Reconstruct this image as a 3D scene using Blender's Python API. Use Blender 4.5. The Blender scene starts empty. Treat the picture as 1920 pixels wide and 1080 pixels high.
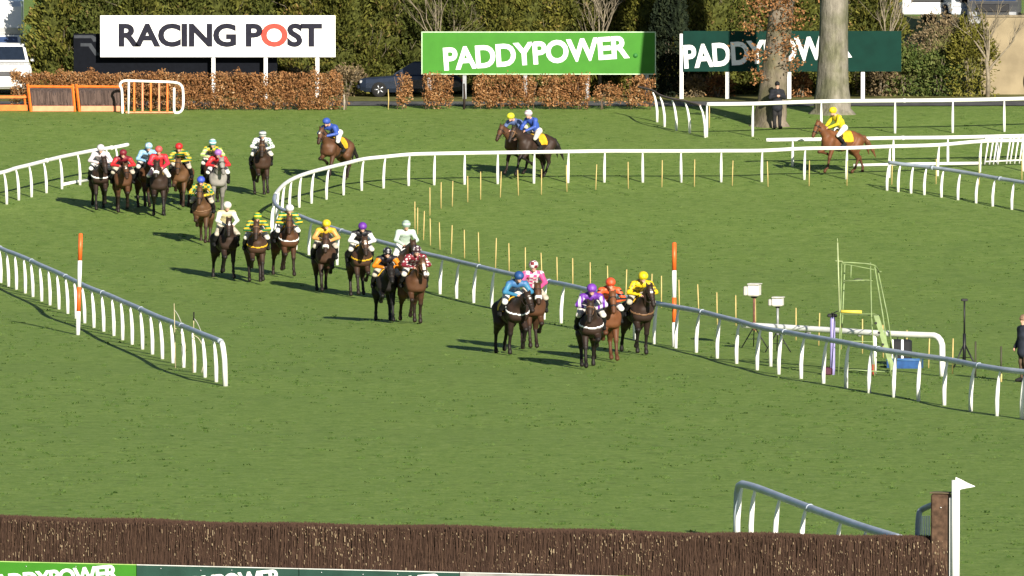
import bpy, math, random
import numpy as np
from mathutils import Vector, Matrix
rnd = random.Random(7)
NR = np.random.default_rng(7)
R = math.radians
SC = bpy.context.scene
COL = SC.collection

# ------------------------------------------------------------------ camera, sky, sun, exposure
FPX, W, H = 16000.0, 1920.0, 1080.0
HC = 13.4
PITCH = math.atan(765.0 / FPX)
cam_data = bpy.data.cameras.new('camera')
cam_data.sensor_width = 36.0
cam_data.lens = 36.0 * FPX / W
cam_data.clip_start = 1.0
cam_data.clip_end = 4000.0
cam = bpy.data.objects.new('camera', cam_data)
COL.objects.link(cam)
cam.location = (0, 0, HC)
cam.rotation_euler = (math.pi / 2 - PITCH, 0, 0)
SC.camera = cam

SUN_AZ, SUN_EL = R(20), R(22)          # to the right of straight behind the camera
world = bpy.data.worlds.new('World')
SC.world = world
world.use_nodes = True
wn = world.node_tree
bg = wn.nodes['Background']
sky = wn.nodes.new('ShaderNodeTexSky')
sky.sky_type = 'NISHITA'
sky.sun_disc = False
sky.sun_elevation = SUN_EL
sky.sun_rotation = math.pi - SUN_AZ
sky.air_density = 0.7
sky.dust_density = 0.3
wn.links.new(sky.outputs[0], bg.inputs[0])
bg.inputs[1].default_value = 0.050
sl = bpy.data.lights.new('sun', 'SUN')
sl.energy = 5.0
sl.angle = R(0.5)
sl.color = (1.0, 0.92, 0.80)
sun = bpy.data.objects.new('sun', sl)
COL.objects.link(sun)
sun.location = (60, -100, 80)
sd = Vector((-math.sin(SUN_AZ) * math.cos(SUN_EL), math.cos(SUN_AZ) * math.cos(SUN_EL), -math.sin(SUN_EL)))
sun.rotation_euler = sd.to_track_quat('-Z', 'Y').to_euler()
SC.view_settings.view_transform = 'Standard'
SC.view_settings.look = 'None'
SC.view_settings.gamma = 1.0
SC.view_settings.exposure = 0.89
SC.cycles.max_bounces = 5
SC.cycles.diffuse_bounces = 3
SC.cycles.glossy_bounces = 2

# ------------------------------------------------------------------ terrain function
_KD = np.array([-1e4, 262., 310., 342., 356., 366., 1e4])
_KS = np.array([0., 0., .067, .067, .010, 0., 0.])
_zz = np.arange(240., 420.01, 0.25)
_sl = np.interp(_zz, _KD, _KS)
_ZT = np.concatenate([[0], np.cumsum((_sl[1:] + _sl[:-1]) * 0.125)])

def gz(x, y):
    z = np.interp(y, _zz, _ZT)
    fade = np.clip((y - 150) / 60, 0, 1) * np.clip((352 - y) / 8, 0, 1)
    return z + fade * (0.035 * np.sin(y * .23 + x * .05) + 0.025 * np.sin(y * .47 + 1.3 + x * .11) + 0.02 * np.sin(x * .3 + 2))

def g(x, y):
    return float(gz(np.float64(x), np.float64(y)))

cp, sp = math.cos(PITCH), math.sin(PITCH)
def ray(px, py):
    u = (px - W / 2) / FPX
    v = (py - H / 2) / FPX
    # camera basis: forward (0,cp,-sp), up (0,sp,cp)
    return u, cp - v * sp, -sp - v * cp

def P(px, py):
    """ground point seen at photo pixel px, py"""
    dx, dy, dz = ray(px, py)
    lo, hi = 60 / dy, 700 / dy
    for _ in range(50):
        m = (lo + hi) / 2
        if HC + dz * m > g(dx * m, dy * m): lo = m
        else: hi = m
    return Vector((dx * m, dy * m, g(dx * m, dy * m)))

def at(px, py, d):
    """point seen at px, py at distance y = d"""
    dx, dy, dz = ray(px, py)
    t = d / dy
    return Vector((dx * t, d, HC + dz * t))

def X(px, d):
    return (px - W / 2) / FPX * d * 1.001

# ------------------------------------------------------------------ materials
MATS = {}
def nodes_of(name):
    m = bpy.data.materials.new(name)
    m.use_nodes = True
    nt = m.node_tree
    return m, nt, nt.nodes['Principled BSDF']

def set_spec(b, v):
    if 'Specular IOR Level' in b.inputs: b.inputs['Specular IOR Level'].default_value = v

def rgba(c): return (c[0], c[1], c[2], 1)

def mat(name, c, rough=.6, spec=.4, metal=0, var=.12, scale=6, bump=0, coord='Object', c2=None):
    """base colour broken up by soft noise"""
    if name in MATS: return MATS[name]
    m, nt, b = nodes_of(name)
    N, L = nt.nodes, nt.links
    tc = N.new('ShaderNodeTexCoord')
    n = N.new('ShaderNodeTexNoise')
    n.inputs['Scale'].default_value = scale
    n.inputs['Detail'].default_value = 5
    L.new(tc.outputs[coord], n.inputs['Vector'])
    mx = N.new('ShaderNodeMix'); mx.data_type = 'RGBA'
    lo = tuple(max(0, v * (1 - var)) for v in c)
    hi = c2 if c2 else tuple(min(1, v * (1 + var)) for v in c)
    mx.inputs[6].default_value = rgba(lo); mx.inputs[7].default_value = rgba(hi)
    cr = N.new('ShaderNodeMapRange'); cr.inputs[1].default_value = .35; cr.inputs[2].default_value = .65
    L.new(n.outputs[0], cr.inputs[0]); L.new(cr.outputs[0], mx.inputs[0])
    L.new(mx.outputs[2], b.inputs['Base Color'])
    b.inputs['Roughness'].default_value = rough
    b.inputs['Metallic'].default_value = metal
    set_spec(b, spec)
    if bump:
        bp = N.new('ShaderNodeBump'); bp.inputs['Strength'].default_value = bump; bp.inputs['Distance'].default_value = .02
        L.new(n.outputs[0], bp.inputs['Height']); L.new(bp.outputs[0], b.inputs['Normal'])
    MATS[name] = m
    return m

def tone_mat(name, stops, rough=.7, spec=.2, trans=0, attr='tone', tint=None):
    """colour picked from a ramp by the mesh's own 'tone' attribute (one value per leaf or twig)"""
    if name in MATS: return MATS[name]
    m, nt, b = nodes_of(name)
    N, L = nt.nodes, nt.links
    a = N.new('ShaderNodeAttribute'); a.attribute_name = attr
    r = N.new('ShaderNodeValToRGB')
    e = r.color_ramp.elements
    while len(e) < len(stops): e.new(.5)
    for k, (p, c) in enumerate(stops):
        e[k].position = p; e[k].color = rgba(c)
    L.new(a.outputs['Fac'], r.inputs[0]); out = r.outputs[0]
    if tint:                       # each plant a little different
        oi_ = N.new('ShaderNodeObjectInfo'); r2 = N.new('ShaderNodeValToRGB'); e2 = r2.color_ramp.elements
        e2[0].color = rgba(tint[0]); e2[1].color = rgba(tint[1]); L.new(oi_.outputs['Random'], r2.inputs[0])
        mu = N.new('ShaderNodeMix'); mu.data_type = 'RGBA'; mu.blend_type = 'MULTIPLY'; mu.inputs[0].default_value = 1
        L.new(out, mu.inputs[6]); L.new(r2.outputs[0], mu.inputs[7]); out = mu.outputs[2]
    L.new(out, b.inputs['Base Color'])
    b.inputs['Roughness'].default_value = rough
    set_spec(b, spec)
    if trans:
        t = N.new('ShaderNodeBsdfTranslucent'); L.new(r.outputs[0], t.inputs[0])
        ms = N.new('ShaderNodeMixShader'); ms.inputs[0].default_value = trans
        L.new(b.outputs[0], ms.inputs[1]); L.new(t.outputs[0], ms.inputs[2])
        L.new(ms.outputs[0], N['Material Output'].inputs[0])
    MATS[name] = m
    return m

# ------------------------------------------------------------------ mesh helpers
def frame(d):
    d = Vector(d).normalized()
    a = Vector((0, 0, 1)) if abs(d.z) < .95 else Vector((1, 0, 0))
    u = d.cross(a).normalized()
    return u, d.cross(u).normalized()

class MB:
    def __init__(s): s.v, s.f, s.t, s.sm = [], [], [], []
    def add(s, v, f, tone=None, smooth=False):
        o = len(s.v)
        s.v += [tuple(p) for p in v]; s.f += [tuple(i + o for i in q) for q in f]
        s.t += [tone if tone is not None else .5] * len(v)
        s.sm += [smooth] * len(f)
        return s
    def box(s, c, d, rz=0, tone=None, top=1.0, M=None):
        x, y, z = d[0] / 2, d[1] / 2, d[2] / 2
        v = [Vector((a * x * (top if k > 0 else 1), b * y * (top if k > 0 else 1), k * z)) for k in (-1, 1) for a, b in ((-1, -1), (1, -1), (1, 1), (-1, 1))]
        rot = M if M else Matrix.Rotation(rz, 3, 'Z')
        v = [rot @ p + Vector(c) for p in v]
        return s.add(v, [(0, 3, 2, 1), (4, 5, 6, 7), (0, 1, 5, 4), (1, 2, 6, 5), (2, 3, 7, 6), (3, 0, 4, 7)], tone)
    def rbox(s, c, d, b=.02, rz=0, tone=None):
        """box with chamfered vertical and top edges"""
        x, y, z = d[0] / 2, d[1] / 2, d[2] / 2
        def ring(ix, iy, zz):
            bb = b
            return [Vector(q) for q in ((-ix + bb, -iy, zz), (ix - bb, -iy, zz), (ix, -iy + bb, zz), (ix, iy - bb, zz), (ix - bb, iy, zz), (-ix + bb, iy, zz), (-ix, iy - bb, zz), (-ix, -iy + bb, zz))]
        rs = [ring(x - b, y - b, -z), ring(x, y, -z + b), ring(x, y, z - b), ring(x - b, y - b, z)]
        rot = Matrix.Rotation(rz, 3, 'Z')
        v = [rot @ p + Vector(c) for r in rs for p in r]
        f = [tuple(range(7, -1, -1)), tuple(range(24, 32))]
        for k in range(3):
            for i in range(8):
                j = (i + 1) % 8
                f.append((k * 8 + i, k * 8 + j, k * 8 + 8 + j, k * 8 + 8 + i))
        return s.add(v, f, tone)
    def tube(s, pts, r, n=8, cap=True, tone=None, smooth=True):
        pts = [Vector(p) for p in pts]
        m = len(pts)
        rr = r if isinstance(r, (list, tuple)) else [r] * m
        v, f = [], []
        u = None
        for k in range(m):
            d = (pts[min(k + 1, m - 1)] - pts[max(k - 1, 0)])
            if d.length < 1e-9: d = Vector((0, 0, 1))
            d.normalize()
            if u is None: u, _ = frame(d)
            u = (u - d * u.dot(d))
            if u.length < 1e-6: u, _ = frame(d)
            u.normalize(); w = d.cross(u)
            for i in range(n):
                a = 2 * math.pi * i / n
                v.append(pts[k] + (u * math.cos(a) + w * math.sin(a)) * rr[k])
        for k in range(m - 1):
            for i in range(n):
                j = (i + 1) % n
                f.append((k * n + i, k * n + j, k * n + n + j, k * n + n + i))
        s.add(v, f, tone, smooth)
        if cap:
            o = len(s.v) - len(v)
            s.f += [tuple(o + i for i in range(n - 1, -1, -1)), tuple(o + (m - 1) * n + i for i in range(n))]
            s.sm += [False, False]
        return s
    def lathe(s, prof, n=16, c=(0, 0, 0), axis='Z', tone=None):
        v, f = [], []
        for r, z in prof:
            for i in range(n):
                a = 2 * math.pi * i / n
                p = (r * math.cos(a), r * math.sin(a), z)
                if axis == 'X': p = (z, p[0], p[1])
                if axis == 'Y': p = (p[0], z, p[1])
                v.append(Vector(p) + Vector(c))
        for k in range(len(prof) - 1):
            for i in range(n):
                j = (i + 1) % n
                f.append((k * n + i, k * n + j, k * n + n + j, k * n + n + i))
        f += [tuple(range(n - 1, -1, -1)), tuple((len(prof) - 1) * n + i for i in range(n))]
        return s.add(v, f, tone, True)
    def prism(s, poly, d0, d1, plane='XZ', tone=None):
        """polygon in a plane given thickness from d0 to d1 along the third axis"""
        n = len(poly)
        def p3(p, d): return (p[0], d, p[1]) if plane == 'XZ' else ((d, p[0], p[1]) if plane == 'YZ' else (p[0], p[1], d))
        v = [p3(p, d0) for p in poly] + [p3(p, d1) for p in poly]
        f = [tuple(range(n)), tuple(range(2 * n - 1, n - 1, -1))] + [(i, i + n, (i + 1) % n + n, (i + 1) % n) for i in range(n)]
        return s.add(v, f, tone)
    def loft(s, rings, tone=None, smooth=False):
        n = len(rings[0]); v = [p for r in rings for p in r]; f = []
        for k in range(len(rings) - 1):
            for i in range(n):
                j = (i + 1) % n
                f.append((k * n + i, k * n + j, k * n + n + j, k * n + n + i))
        f += [tuple(range(n - 1, -1, -1)), tuple((len(rings) - 1) * n + i for i in range(n))]
        return s.add(v, f, tone, smooth)
    def mesh(s, name, fix=True):
        me = bpy.data.meshes.new(name)
        me.from_pydata([tuple(p) for p in s.v], [], s.f)
        me.polygons.foreach_set('use_smooth', s.sm)
        a = me.attributes.new('tone', 'FLOAT', 'POINT')
        a.data.foreach_set('value', np.array(s.t, dtype=np.float32))
        if fix:
            import bmesh
            bm = bmesh.new(); bm.from_mesh(me); bmesh.ops.recalc_face_normals(bm, faces=bm.faces); bm.to_mesh(me); bm.free()
        me.update()
        return me
    def build(s, name, m, parent=None, fix=True):
        return obj(name, s.mesh(name, fix), m, parent)

def quads_mesh(name, V, tone):
    """V: n x 4 x 3 array of separate small quads, tone: n"""
    n = len(V)
    me = bpy.data.meshes.new(name)
    me.vertices.add(n * 4); me.loops.add(n * 4); me.polygons.add(n)
    me.vertices.foreach_set('co', V.reshape(-1).astype(np.float32))
    me.loops.foreach_set('vertex_index', np.arange(n * 4, dtype=np.int32))
    me.polygons.foreach_set('loop_start', np.arange(0, n * 4, 4, dtype=np.int32))
    me.polygons.foreach_set('loop_total', np.full(n, 4, dtype=np.int32))
    a = me.attributes.new('tone', 'FLOAT', 'POINT')
    a.data.foreach_set('value', np.repeat(tone, 4).astype(np.float32))
    me.update(calc_edges=True); me.validate()
    return me

def obj(name, me, m=None, parent=None):
    o = bpy.data.objects.new(name, me)
    COL.objects.link(o)
    if m is not None:
        if len(me.materials) == 0: me.materials.append(m)
        if me.materials[0] != m:
            o.material_slots[0].link = 'OBJECT'; o.material_slots[0].material = m
    if parent: o.parent = parent
    return o

def tag(o, label=None, cat=None, group=None, kind=None):
    if label: o['label'] = label
    if cat: o['category'] = cat
    if group: o['group'] = group
    if kind: o['kind'] = kind
    return o

def thing(name, label, cat, loc=(0, 0, 0), rz=0, group=None):
    o = bpy.data.objects.new(name, None)
    COL.objects.link(o)
    o.empty_display_size = .3
    o.location = loc; o.rotation_euler = (0, 0, rz)
    return tag(o, label, cat, group)

def struct(o): o['kind'] = 'structure'; return o

def smooth_path(pts, sub=4):
    pts = [Vector(p) for p in pts]
    out = []
    n = len(pts)
    for i in range(n - 1):
        p0, p1, p2, p3 = pts[max(i - 1, 0)], pts[i], pts[i + 1], pts[min(i + 2, n - 1)]
        for k in range(sub):
            t = k / sub
            out.append(.5 * ((2 * p1) + (p2 - p0) * t + (2 * p0 - 5 * p1 + 4 * p2 - p3) * t * t + (3 * p1 - p0 - 3 * p2 + p3) * t ** 3))
    out.append(pts[-1])
    return out

def text_mesh(body, size, extrude=.004, offset=0., shear=0., colors=None, spacing=1.0):
    c = bpy.data.curves.new('lettering', 'FONT')
    c.body = body; c.size = size; c.extrude = extrude; c.offset = offset; c.shear = shear; c.space_character = spacing
    c.resolution_u = 4
    o = bpy.data.objects.new('lettering', c); COL.objects.link(o)
    if colors:
        for i, k in colors.items(): c.body_format[i].material_index = k
        c.materials.append(None); c.materials.append(None)
    dg = bpy.context.evaluated_depsgraph_get()
    me = bpy.data.meshes.new_from_object(o.evaluated_get(dg))
    bpy.data.objects.remove(o); bpy.data.curves.remove(c)
    co = np.empty(len(me.vertices) * 3, dtype=np.float32); me.vertices.foreach_get('co', co); co = co.reshape(-1, 3)
    return me, co[:, 0].min(), co[:, 0].max(), co[:, 1].min(), co[:, 1].max()

# ------------------------------------------------------------------ smooth bodies: blended capsules turned into one continuous skin
class Body:
    """capsules blended by a smooth minimum; local axes: l = left (+X), f = forward (-Y), z up"""
    def __init__(s, h, k=.05): s.c = []; s.h = h; s.k = k
    def cap(s, a, b, ra, rb=None, lat=1.0, tag='', k=None):
        rb = ra if rb is None else rb
        s.c.append((np.array(a, float), np.array(b, float), ra, rb, lat, tag, s.k if k is None else k)); return s
    def chain(s, pts, rs, lat=1.0, tag='', k=None):
        for i in range(len(pts) - 1):
            s.cap(pts[i], pts[i + 1], rs[i], rs[i + 1], lat, tag if isinstance(tag, str) else tag[i], k)
        return s
    @staticmethod
    def dist(c, F, Lt, Z):
        a, b, ra, rb, lat, _, _ = c
        pa0, pa1, pa2 = F - a[0], (Lt - a[1]) / lat, Z - a[2]
        d = b - a; d = np.array((d[0], d[1] / lat, d[2]))
        dd = max(float(d @ d), 1e-9)
        t = np.clip((pa0 * d[0] + pa1 * d[1] + pa2 * d[2]) / dd, 0, 1)
        q = np.sqrt((pa0 - t * d[0]) ** 2 + (pa1 - t * d[1]) ** 2 + (pa2 - t * d[2]) ** 2)
        return q - (ra + (rb - ra) * t), t
    def surface(s, grow=0., tags=None):
        cs = [c for c in s.c if tags is None or c[5] in tags]
        h = s.h
        lo = np.min([np.minimum(c[0], c[1]) - max(c[2], c[3]) * max(1, c[4]) for c in cs], 0) - .08 - grow
        hi = np.max([np.maximum(c[0], c[1]) + max(c[2], c[3]) * max(1, c[4]) for c in cs], 0) + .08 + grow
        n = np.ceil((hi - lo) / h).astype(int) + 1
        ax = [lo[i] + h * np.arange(n[i]) for i in range(3)]
        vol = np.full(n, .25)
        for c in cs:
            rr = max(c[2], c[3]) * max(1, c[4]) + c[6] + grow + 3 * h
            i0 = np.maximum(0, np.floor((np.minimum(c[0], c[1]) - rr - lo) / h).astype(int))
            i1 = np.minimum(n, np.ceil((np.maximum(c[0], c[1]) + rr - lo) / h).astype(int) + 1)
            sl_ = tuple(slice(i0[i], i1[i]) for i in range(3))
            F, Lt, Z = np.meshgrid(ax[0][sl_[0]], ax[1][sl_[1]], ax[2][sl_[2]], indexing='ij')
            d, _ = Body.dist(c, F, Lt, Z)
            d = d - grow
            o = vol[sl_]; k = c[6]
            hh = np.clip(.5 + .5 * (o - d) / k, 0, 1)
            vol[sl_] = o * (1 - hh) + d * hh - k * hh * (1 - hh)
        return surface_nets(vol, lo, h)

def surface_nets(vol, lo, h):
    n = np.array(vol.shape)
    ins = vol < 0
    cnt = np.zeros(n - 1, int); acc = np.zeros(tuple(n - 1) + (3,))
    base = np.zeros(tuple(n - 1))
    cor = [(i, j, k) for i in (0, 1) for j in (0, 1) for k in (0, 1)]
    def sub(a, c): return a[c[0]:n[0] - 1 + c[0], c[1]:n[1] - 1 + c[1], c[2]:n[2] - 1 + c[2]]
    for a in cor:
        for ax in range(3):
            if a[ax]: continue
            b = list(a); b[ax] = 1
            va, vb = sub(vol, a), sub(vol, b)
            m = (va < 0) != (vb < 0)
            t = np.where(m, va / np.where(m, va - vb, 1), 0)
            for q in range(3):
                acc[..., q] += np.where(m, a[q] + (t if q == ax else 0), 0)
            cnt += m
    act = cnt > 0
    idx = np.full(tuple(n - 1), -1); idx[act] = np.arange(act.sum())
    ijk = np.argwhere(act)
    V = (acc[act] / cnt[act][:, None] + ijk) * h + lo
    Fs = []
    for ax in range(3):
        u, w = (ax + 1) % 3, (ax + 2) % 3
        s0 = [slice(1, n[q] - 1) for q in range(3)]; s1 = list(s0)
        s0[ax] = slice(0, n[ax] - 1); s1[ax] = slice(1, n[ax])
        A, B = ins[tuple(s0)], ins[tuple(s1)]
        e = np.argwhere(A != B)
        if not len(e): continue
        sgn = A[tuple(e.T)]
        off = np.array([1 if q != ax else 0 for q in range(3)])
        c = e + off
        def cell(du, dw):
            k = c.copy(); k[:, u] += du; k[:, w] += dw
            return idx[tuple(k.T)]
        q = np.stack([cell(-1, -1), cell(0, -1), cell(0, 0), cell(-1, 0)], 1)
        q[~sgn] = q[~sgn][:, ::-1]
        Fs.append(q)
    F = np.concatenate(Fs)
    # a light relaxation
    E = np.concatenate([F[:, [0, 1]], F[:, [1, 2]], F[:, [2, 3]], F[:, [3, 0]]])
    for _ in range(1):
        s = np.zeros_like(V); k = np.zeros(len(V))
        np.add.at(s, E[:, 0], V[E[:, 1]]); np.add.at(k, E[:, 0], 1)
        np.add.at(s, E[:, 1], V[E[:, 0]]); np.add.at(k, E[:, 1], 1)
        V = V * .5 + .5 * s / k[:, None]
    return V, F

def flz(V):
    """forward, lateral, height -> local x, y, z"""
    return np.stack([V[:, 1], -V[:, 0], V[:, 2]], 1)

def np_mesh(name, V, F, attrs=None):
    """V in (f, l, z)"""
    me = bpy.data.meshes.new(name)
    V = flz(V)
    n = len(F)
    me.vertices.add(len(V)); me.loops.add(n * 4); me.polygons.add(n)
    me.vertices.foreach_set('co', V.reshape(-1).astype(np.float32))
    me.loops.foreach_set('vertex_index', F.reshape(-1).astype(np.int32))
    me.polygons.foreach_set('loop_start', np.arange(0, n * 4, 4, dtype=np.int32))
    me.polygons.foreach_set('loop_total', np.full(n, 4, dtype=np.int32))
    me.polygons.foreach_set('use_smooth', np.ones(n, dtype=bool))
    for k, v in (attrs or {}).items():
        a = me.attributes.new(k, 'FLOAT', 'POINT'); a.data.foreach_set('value', np.asarray(v, dtype=np.float32))
    me.update(calc_edges=True)
    return me

def vnormals(V, F):
    N = np.cross(V[F[:, 2]] - V[F[:, 0]], V[F[:, 3]] - V[F[:, 1]])
    vn = np.zeros_like(V)
    for i in range(4): np.add.at(vn, F[:, i], N)
    return vn / np.maximum(np.linalg.norm(vn, axis=1, keepdims=True), 1e-9)

def shell(V, F, pred, off, thick=.012):
    """the part of a skin where pred holds, lifted off it: cloth or strap that follows the body"""
    vn = vnormals(V, F)
    cen = V[F].mean(1)
    k = pred(cen)
    f = F[k]
    if not len(f): return None
    used, inv = np.unique(f, return_inverse=True)
    f = inv.reshape(f.shape)
    A = V[used] + vn[used] * off
    B = V[used] + vn[used] * (off - thick)
    m = len(used)
    # rim
    e = np.concatenate([f[:, [0, 1]], f[:, [1, 2]], f[:, [2, 3]], f[:, [3, 0]]])
    s = {tuple(x) for x in e.tolist()}
    rim = [x for x in e.tolist() if (x[1], x[0]) not in s]
    rim = np.array([[a, a + m, b + m, b] for a, b in rim])
    F2 = np.concatenate([f, rim]) if len(rim) else f
    return np.concatenate([A, B]), F2

# ------------------------------------------------------------------ shared materials
white_plastic = mat('white_plastic', (.78, .78, .74), .35, .5, var=.06, scale=3)
white_paint = mat('white_paint', (.80, .80, .78), .45, .4, var=.05, scale=2)
grey_steel = mat('grey_steel', (.30, .31, .32), .5, .4, .3, var=.15)
black_metal = mat('black_metal', (.012, .012, .014), .5, .4, .2)
black_rubber = mat('black_rubber', (.012, .012, .012), .8, .2)
orange_paint = mat('orange_paint', (.72, .17, .025), .5, .4, var=.15, scale=4)
pink_paint = mat('faded_orange_paint', (.70, .27, .14), .6, .3, var=.12, scale=4)
pole_orange = mat('pole_orange', (.68, .12, .02), .45, .4, var=.08)
stake_yellow = mat('stake_yellow', (.50, .385, .15), .6, .3, var=.12, scale=5)
stake_dark = mat('stake_dark', (.05, .05, .03), .7, .3, var=.2)
post_brown = mat('post_brown', (.085, .050, .032), .85, .2, var=.35, scale=9, bump=.5)
glass_dark = mat('dark_glass', (.012, .018, .03), .06, .6, var=.1)
chrome = mat('light_metal', (.55, .56, .58), .3, .5, .7, var=.1)
tyre_mat = black_rubber

# ------------------------------------------------------------------ ground: one sheet
def lines(segs):
    out = []
    for a, b, st in segs: out += list(np.arange(a, b, st))
    return np.array(out + [segs[-1][1]])
def build_ground():
    gx = lines([(-1500, -200, 100), (-200, -50, 15), (-50, 50, 1.0), (50, 200, 15), (200, 1500, 100)])
    gy = lines([(-800, 0, 100), (0, 150, 15), (150, 372, 0.8), (372, 450, 6), (450, 2500, 80)])
    XX, YY = np.meshgrid(gx, gy)
    ZZ = gz(XX, YY)
    n, m = len(gx), len(gy)
    V = np.stack([XX, YY, ZZ], -1).reshape(-1, 3)
    i = np.arange((m - 1) * (n - 1)); r, c = i // (n - 1), i % (n - 1)
    F = np.stack([r * n + c, r * n + c + 1, r * n + n + c + 1, r * n + n + c], 1)
    me = bpy.data.meshes.new('ground')
    me.vertices.add(len(V)); me.loops.add(len(F) * 4); me.polygons.add(len(F))
    me.vertices.foreach_set('co', V.reshape(-1)); me.loops.foreach_set('vertex_index', F.reshape(-1).astype(np.int32))
    me.polygons.foreach_set('loop_start', np.arange(0, len(F) * 4, 4, dtype=np.int32))
    me.polygons.foreach_set('loop_total', np.full(len(F), 4, dtype=np.int32))
    me.polygons.foreach_set('use_smooth', np.ones(len(F), dtype=bool))
    me.update(calc_edges=True)
    m_, nt, b = nodes_of('turf')
    N, L = nt.nodes, nt.links
    tc = N.new('ShaderNodeTexCoord')
    def noise(sc, det=4, vec=None, rough=.55):
        q = N.new('ShaderNodeTexNoise'); q.inputs['Scale'].default_value = sc; q.inputs['Detail'].default_value = det
        q.inputs['Roughness'].default_value = rough
        L.new(vec or tc.outputs['Object'], q.inputs['Vector']); return q.outputs[0]
    def ramp(src, stops):
        r = N.new('ShaderNodeValToRGB'); e = r.color_ramp.elements
        while len(e) < len(stops): e.new(.5)
        for k, (p, c) in enumerate(stops): e[k].position = p; e[k].color = rgba(c)
        L.new(src, r.inputs[0]); return r.outputs[0]
    def mixc(a, b_, f, mode='MIX'):
        x = N.new('ShaderNodeMix'); x.data_type = 'RGBA'; x.blend_type = mode
        L.new(a, x.inputs[6])
        if isinstance(b_, tuple): x.inputs[7].default_value = rgba(b_)
        else: L.new(b_, x.inputs[7])
        if isinstance(f, float): x.inputs[0].default_value = f
        else: L.new(f, x.inputs[0])
        return x.outputs[2]
    big = noise(.06, 3)
    base = ramp(big, [(.3, (.122, .222, .048)), (.52, (.146, .246, .054)), (.72, (.170, .262, .062))])
    mid = noise(.55, 6, None, .7)
    base = mixc(base, ramp(mid, [(.36, (.080, .160, .032)), (.60, (.21, .300, .066))]), .62)
    clump = noise(2.3, 6, None, .75)
    base = mixc(base, ramp(clump, [(.38, (.060, .125, .014)), (.50, (.148, .240, .044)), (.64, (.27, .34, .11))]), .60)
    fine = noise(11, 5, None, .8)
    base = mixc(base, ramp(fine, [(.36, (.050, .110, .012)), (.52, (.160, .240, .044)), (.66, (.33, .37, .12))]), .45)
    # hoof-cut turf: scattered darker divots
    vo = N.new('ShaderNodeTexVoronoi'); vo.inputs['Scale'].default_value = 1.3; vo.inputs['Randomness'].default_value = 1
    L.new(tc.outputs['Object'], vo.inputs['Vector'])
    dv = N.new('ShaderNodeMapRange'); dv.inputs[1].default_value = .09; dv.inputs[2].default_value = .2; dv.inputs[3].default_value = .6; dv.inputs[4].default_value = 0
    L.new(vo.outputs['Distance'], dv.inputs[0])
    base = mixc(base, (.075, .105, .02), dv.outputs[0])
    # worn wheel mark of a turning vehicle on the infield
    wc = P(1895, 500)
    sx = N.new('ShaderNodeSeparateXYZ'); L.new(tc.outputs['Object'], sx.inputs[0])
    def m2(op, i0, i1):
        q = N.new('ShaderNodeMath'); q.operation = op
        for k, v in ((0, i0), (1, i1)):
            if isinstance(v, float): q.inputs[k].default_value = v
            else: L.new(v, q.inputs[k])
        return q.outputs[0]
    ex_ = m2('MULTIPLY', m2('SUBTRACT', sx.outputs[0], float(wc.x)), 1 / 2.1)
    ey_ = m2('MULTIPLY', m2('SUBTRACT', sx.outputs[1], float(wc.y)), 1 / 10.)
    rr_ = m2('SQRT', m2('ADD', m2('MULTIPLY', ex_, ex_), m2('MULTIPLY', ey_, ey_)), 0.)
    rg = N.new('ShaderNodeMapRange'); rg.inputs[1].default_value = .0; rg.inputs[2].default_value = .16; rg.inputs[3].default_value = .4; rg.inputs[4].default_value = 0
    L.new(m2('ABSOLUTE', m2('SUBTRACT', rr_, 1.), 0.), rg.inputs[0])
    base = mixc(base, (.085, .150, .03), m2('MULTIPLY', rg.outputs[0], noise(.35, 2)))
    L.new(base, b.inputs['Base Color'])
    b.inputs['Roughness'].default_value = .8; set_spec(b, .15)
    if 'Sheen Weight' in b.inputs: b.inputs['Sheen Weight'].default_value = .0
    add = N.new('ShaderNodeMath'); add.operation = 'ADD'
    L.new(noise(14, 5, None, .7), add.inputs[0]); L.new(noise(2.2, 3), add.inputs[1])
    bp = N.new('ShaderNodeBump'); bp.inputs['Strength'].default_value = .8; bp.inputs['Distance'].default_value = .05
    L.new(add.outputs[0], bp.inputs['Height']); L.new(bp.outputs[0], b.inputs['Normal'])
    return struct(obj('ground', me, m_))
build_ground()

def tufts(n=9000):
    """longer tussocks and kicked-up turf scattered over the course"""
    y = NR.uniform(160, 344, n) ; x = NR.uniform(-1, 1, n) * (.0605 * y + 1.5)
    patch = np.sin(x * .55 + np.sin(y * .09) * 2) * np.sin(y * .16 + x * .2) + NR.normal(0, .5, n)
    k = patch > -.25; x, y = x[k], y[k]; n = len(x)
    z = gz(x, y); m_ = 5
    bx = np.repeat(x, m_) + NR.normal(0, .055, n * m_); by = np.repeat(y, m_) + NR.normal(0, .06, n * m_); bz = np.repeat(z, m_)
    hh = np.repeat(NR.uniform(.012, .045, n), m_) * NR.uniform(.6, 1.2, n * m_); w = NR.uniform(.012, .035, n * m_)
    a = NR.uniform(-.9, .9, n * m_); ux, uy = np.cos(a) * w, np.sin(a) * w; lx, ly = NR.normal(0, .02, n * m_), NR.normal(0, .02, n * m_)
    V = np.stack([np.stack([bx - ux, by - uy, bz - .01], 1), np.stack([bx + ux, by + uy, bz - .01], 1), np.stack([bx + ux * .5 + lx, by + uy * .5 + ly, bz + hh], 1), np.stack([bx - ux * .5 + lx, by - uy * .5 + ly, bz + hh], 1)], 1)
    t = np.repeat(np.clip(NR.normal(.5, .22, n), 0, 1), m_)
    o_ = obj('grass', quads_mesh('grass', V, t), tone_mat('tussock', [(0, (.042, .082, .018)), (.5, (.070, .126, .028)), (1, (.105, .160, .045))], .8, .1, .2))
    tag(o_, 'short tussocks of grass scattered over the course', 'grass', kind='stuff')
tufts()
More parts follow.
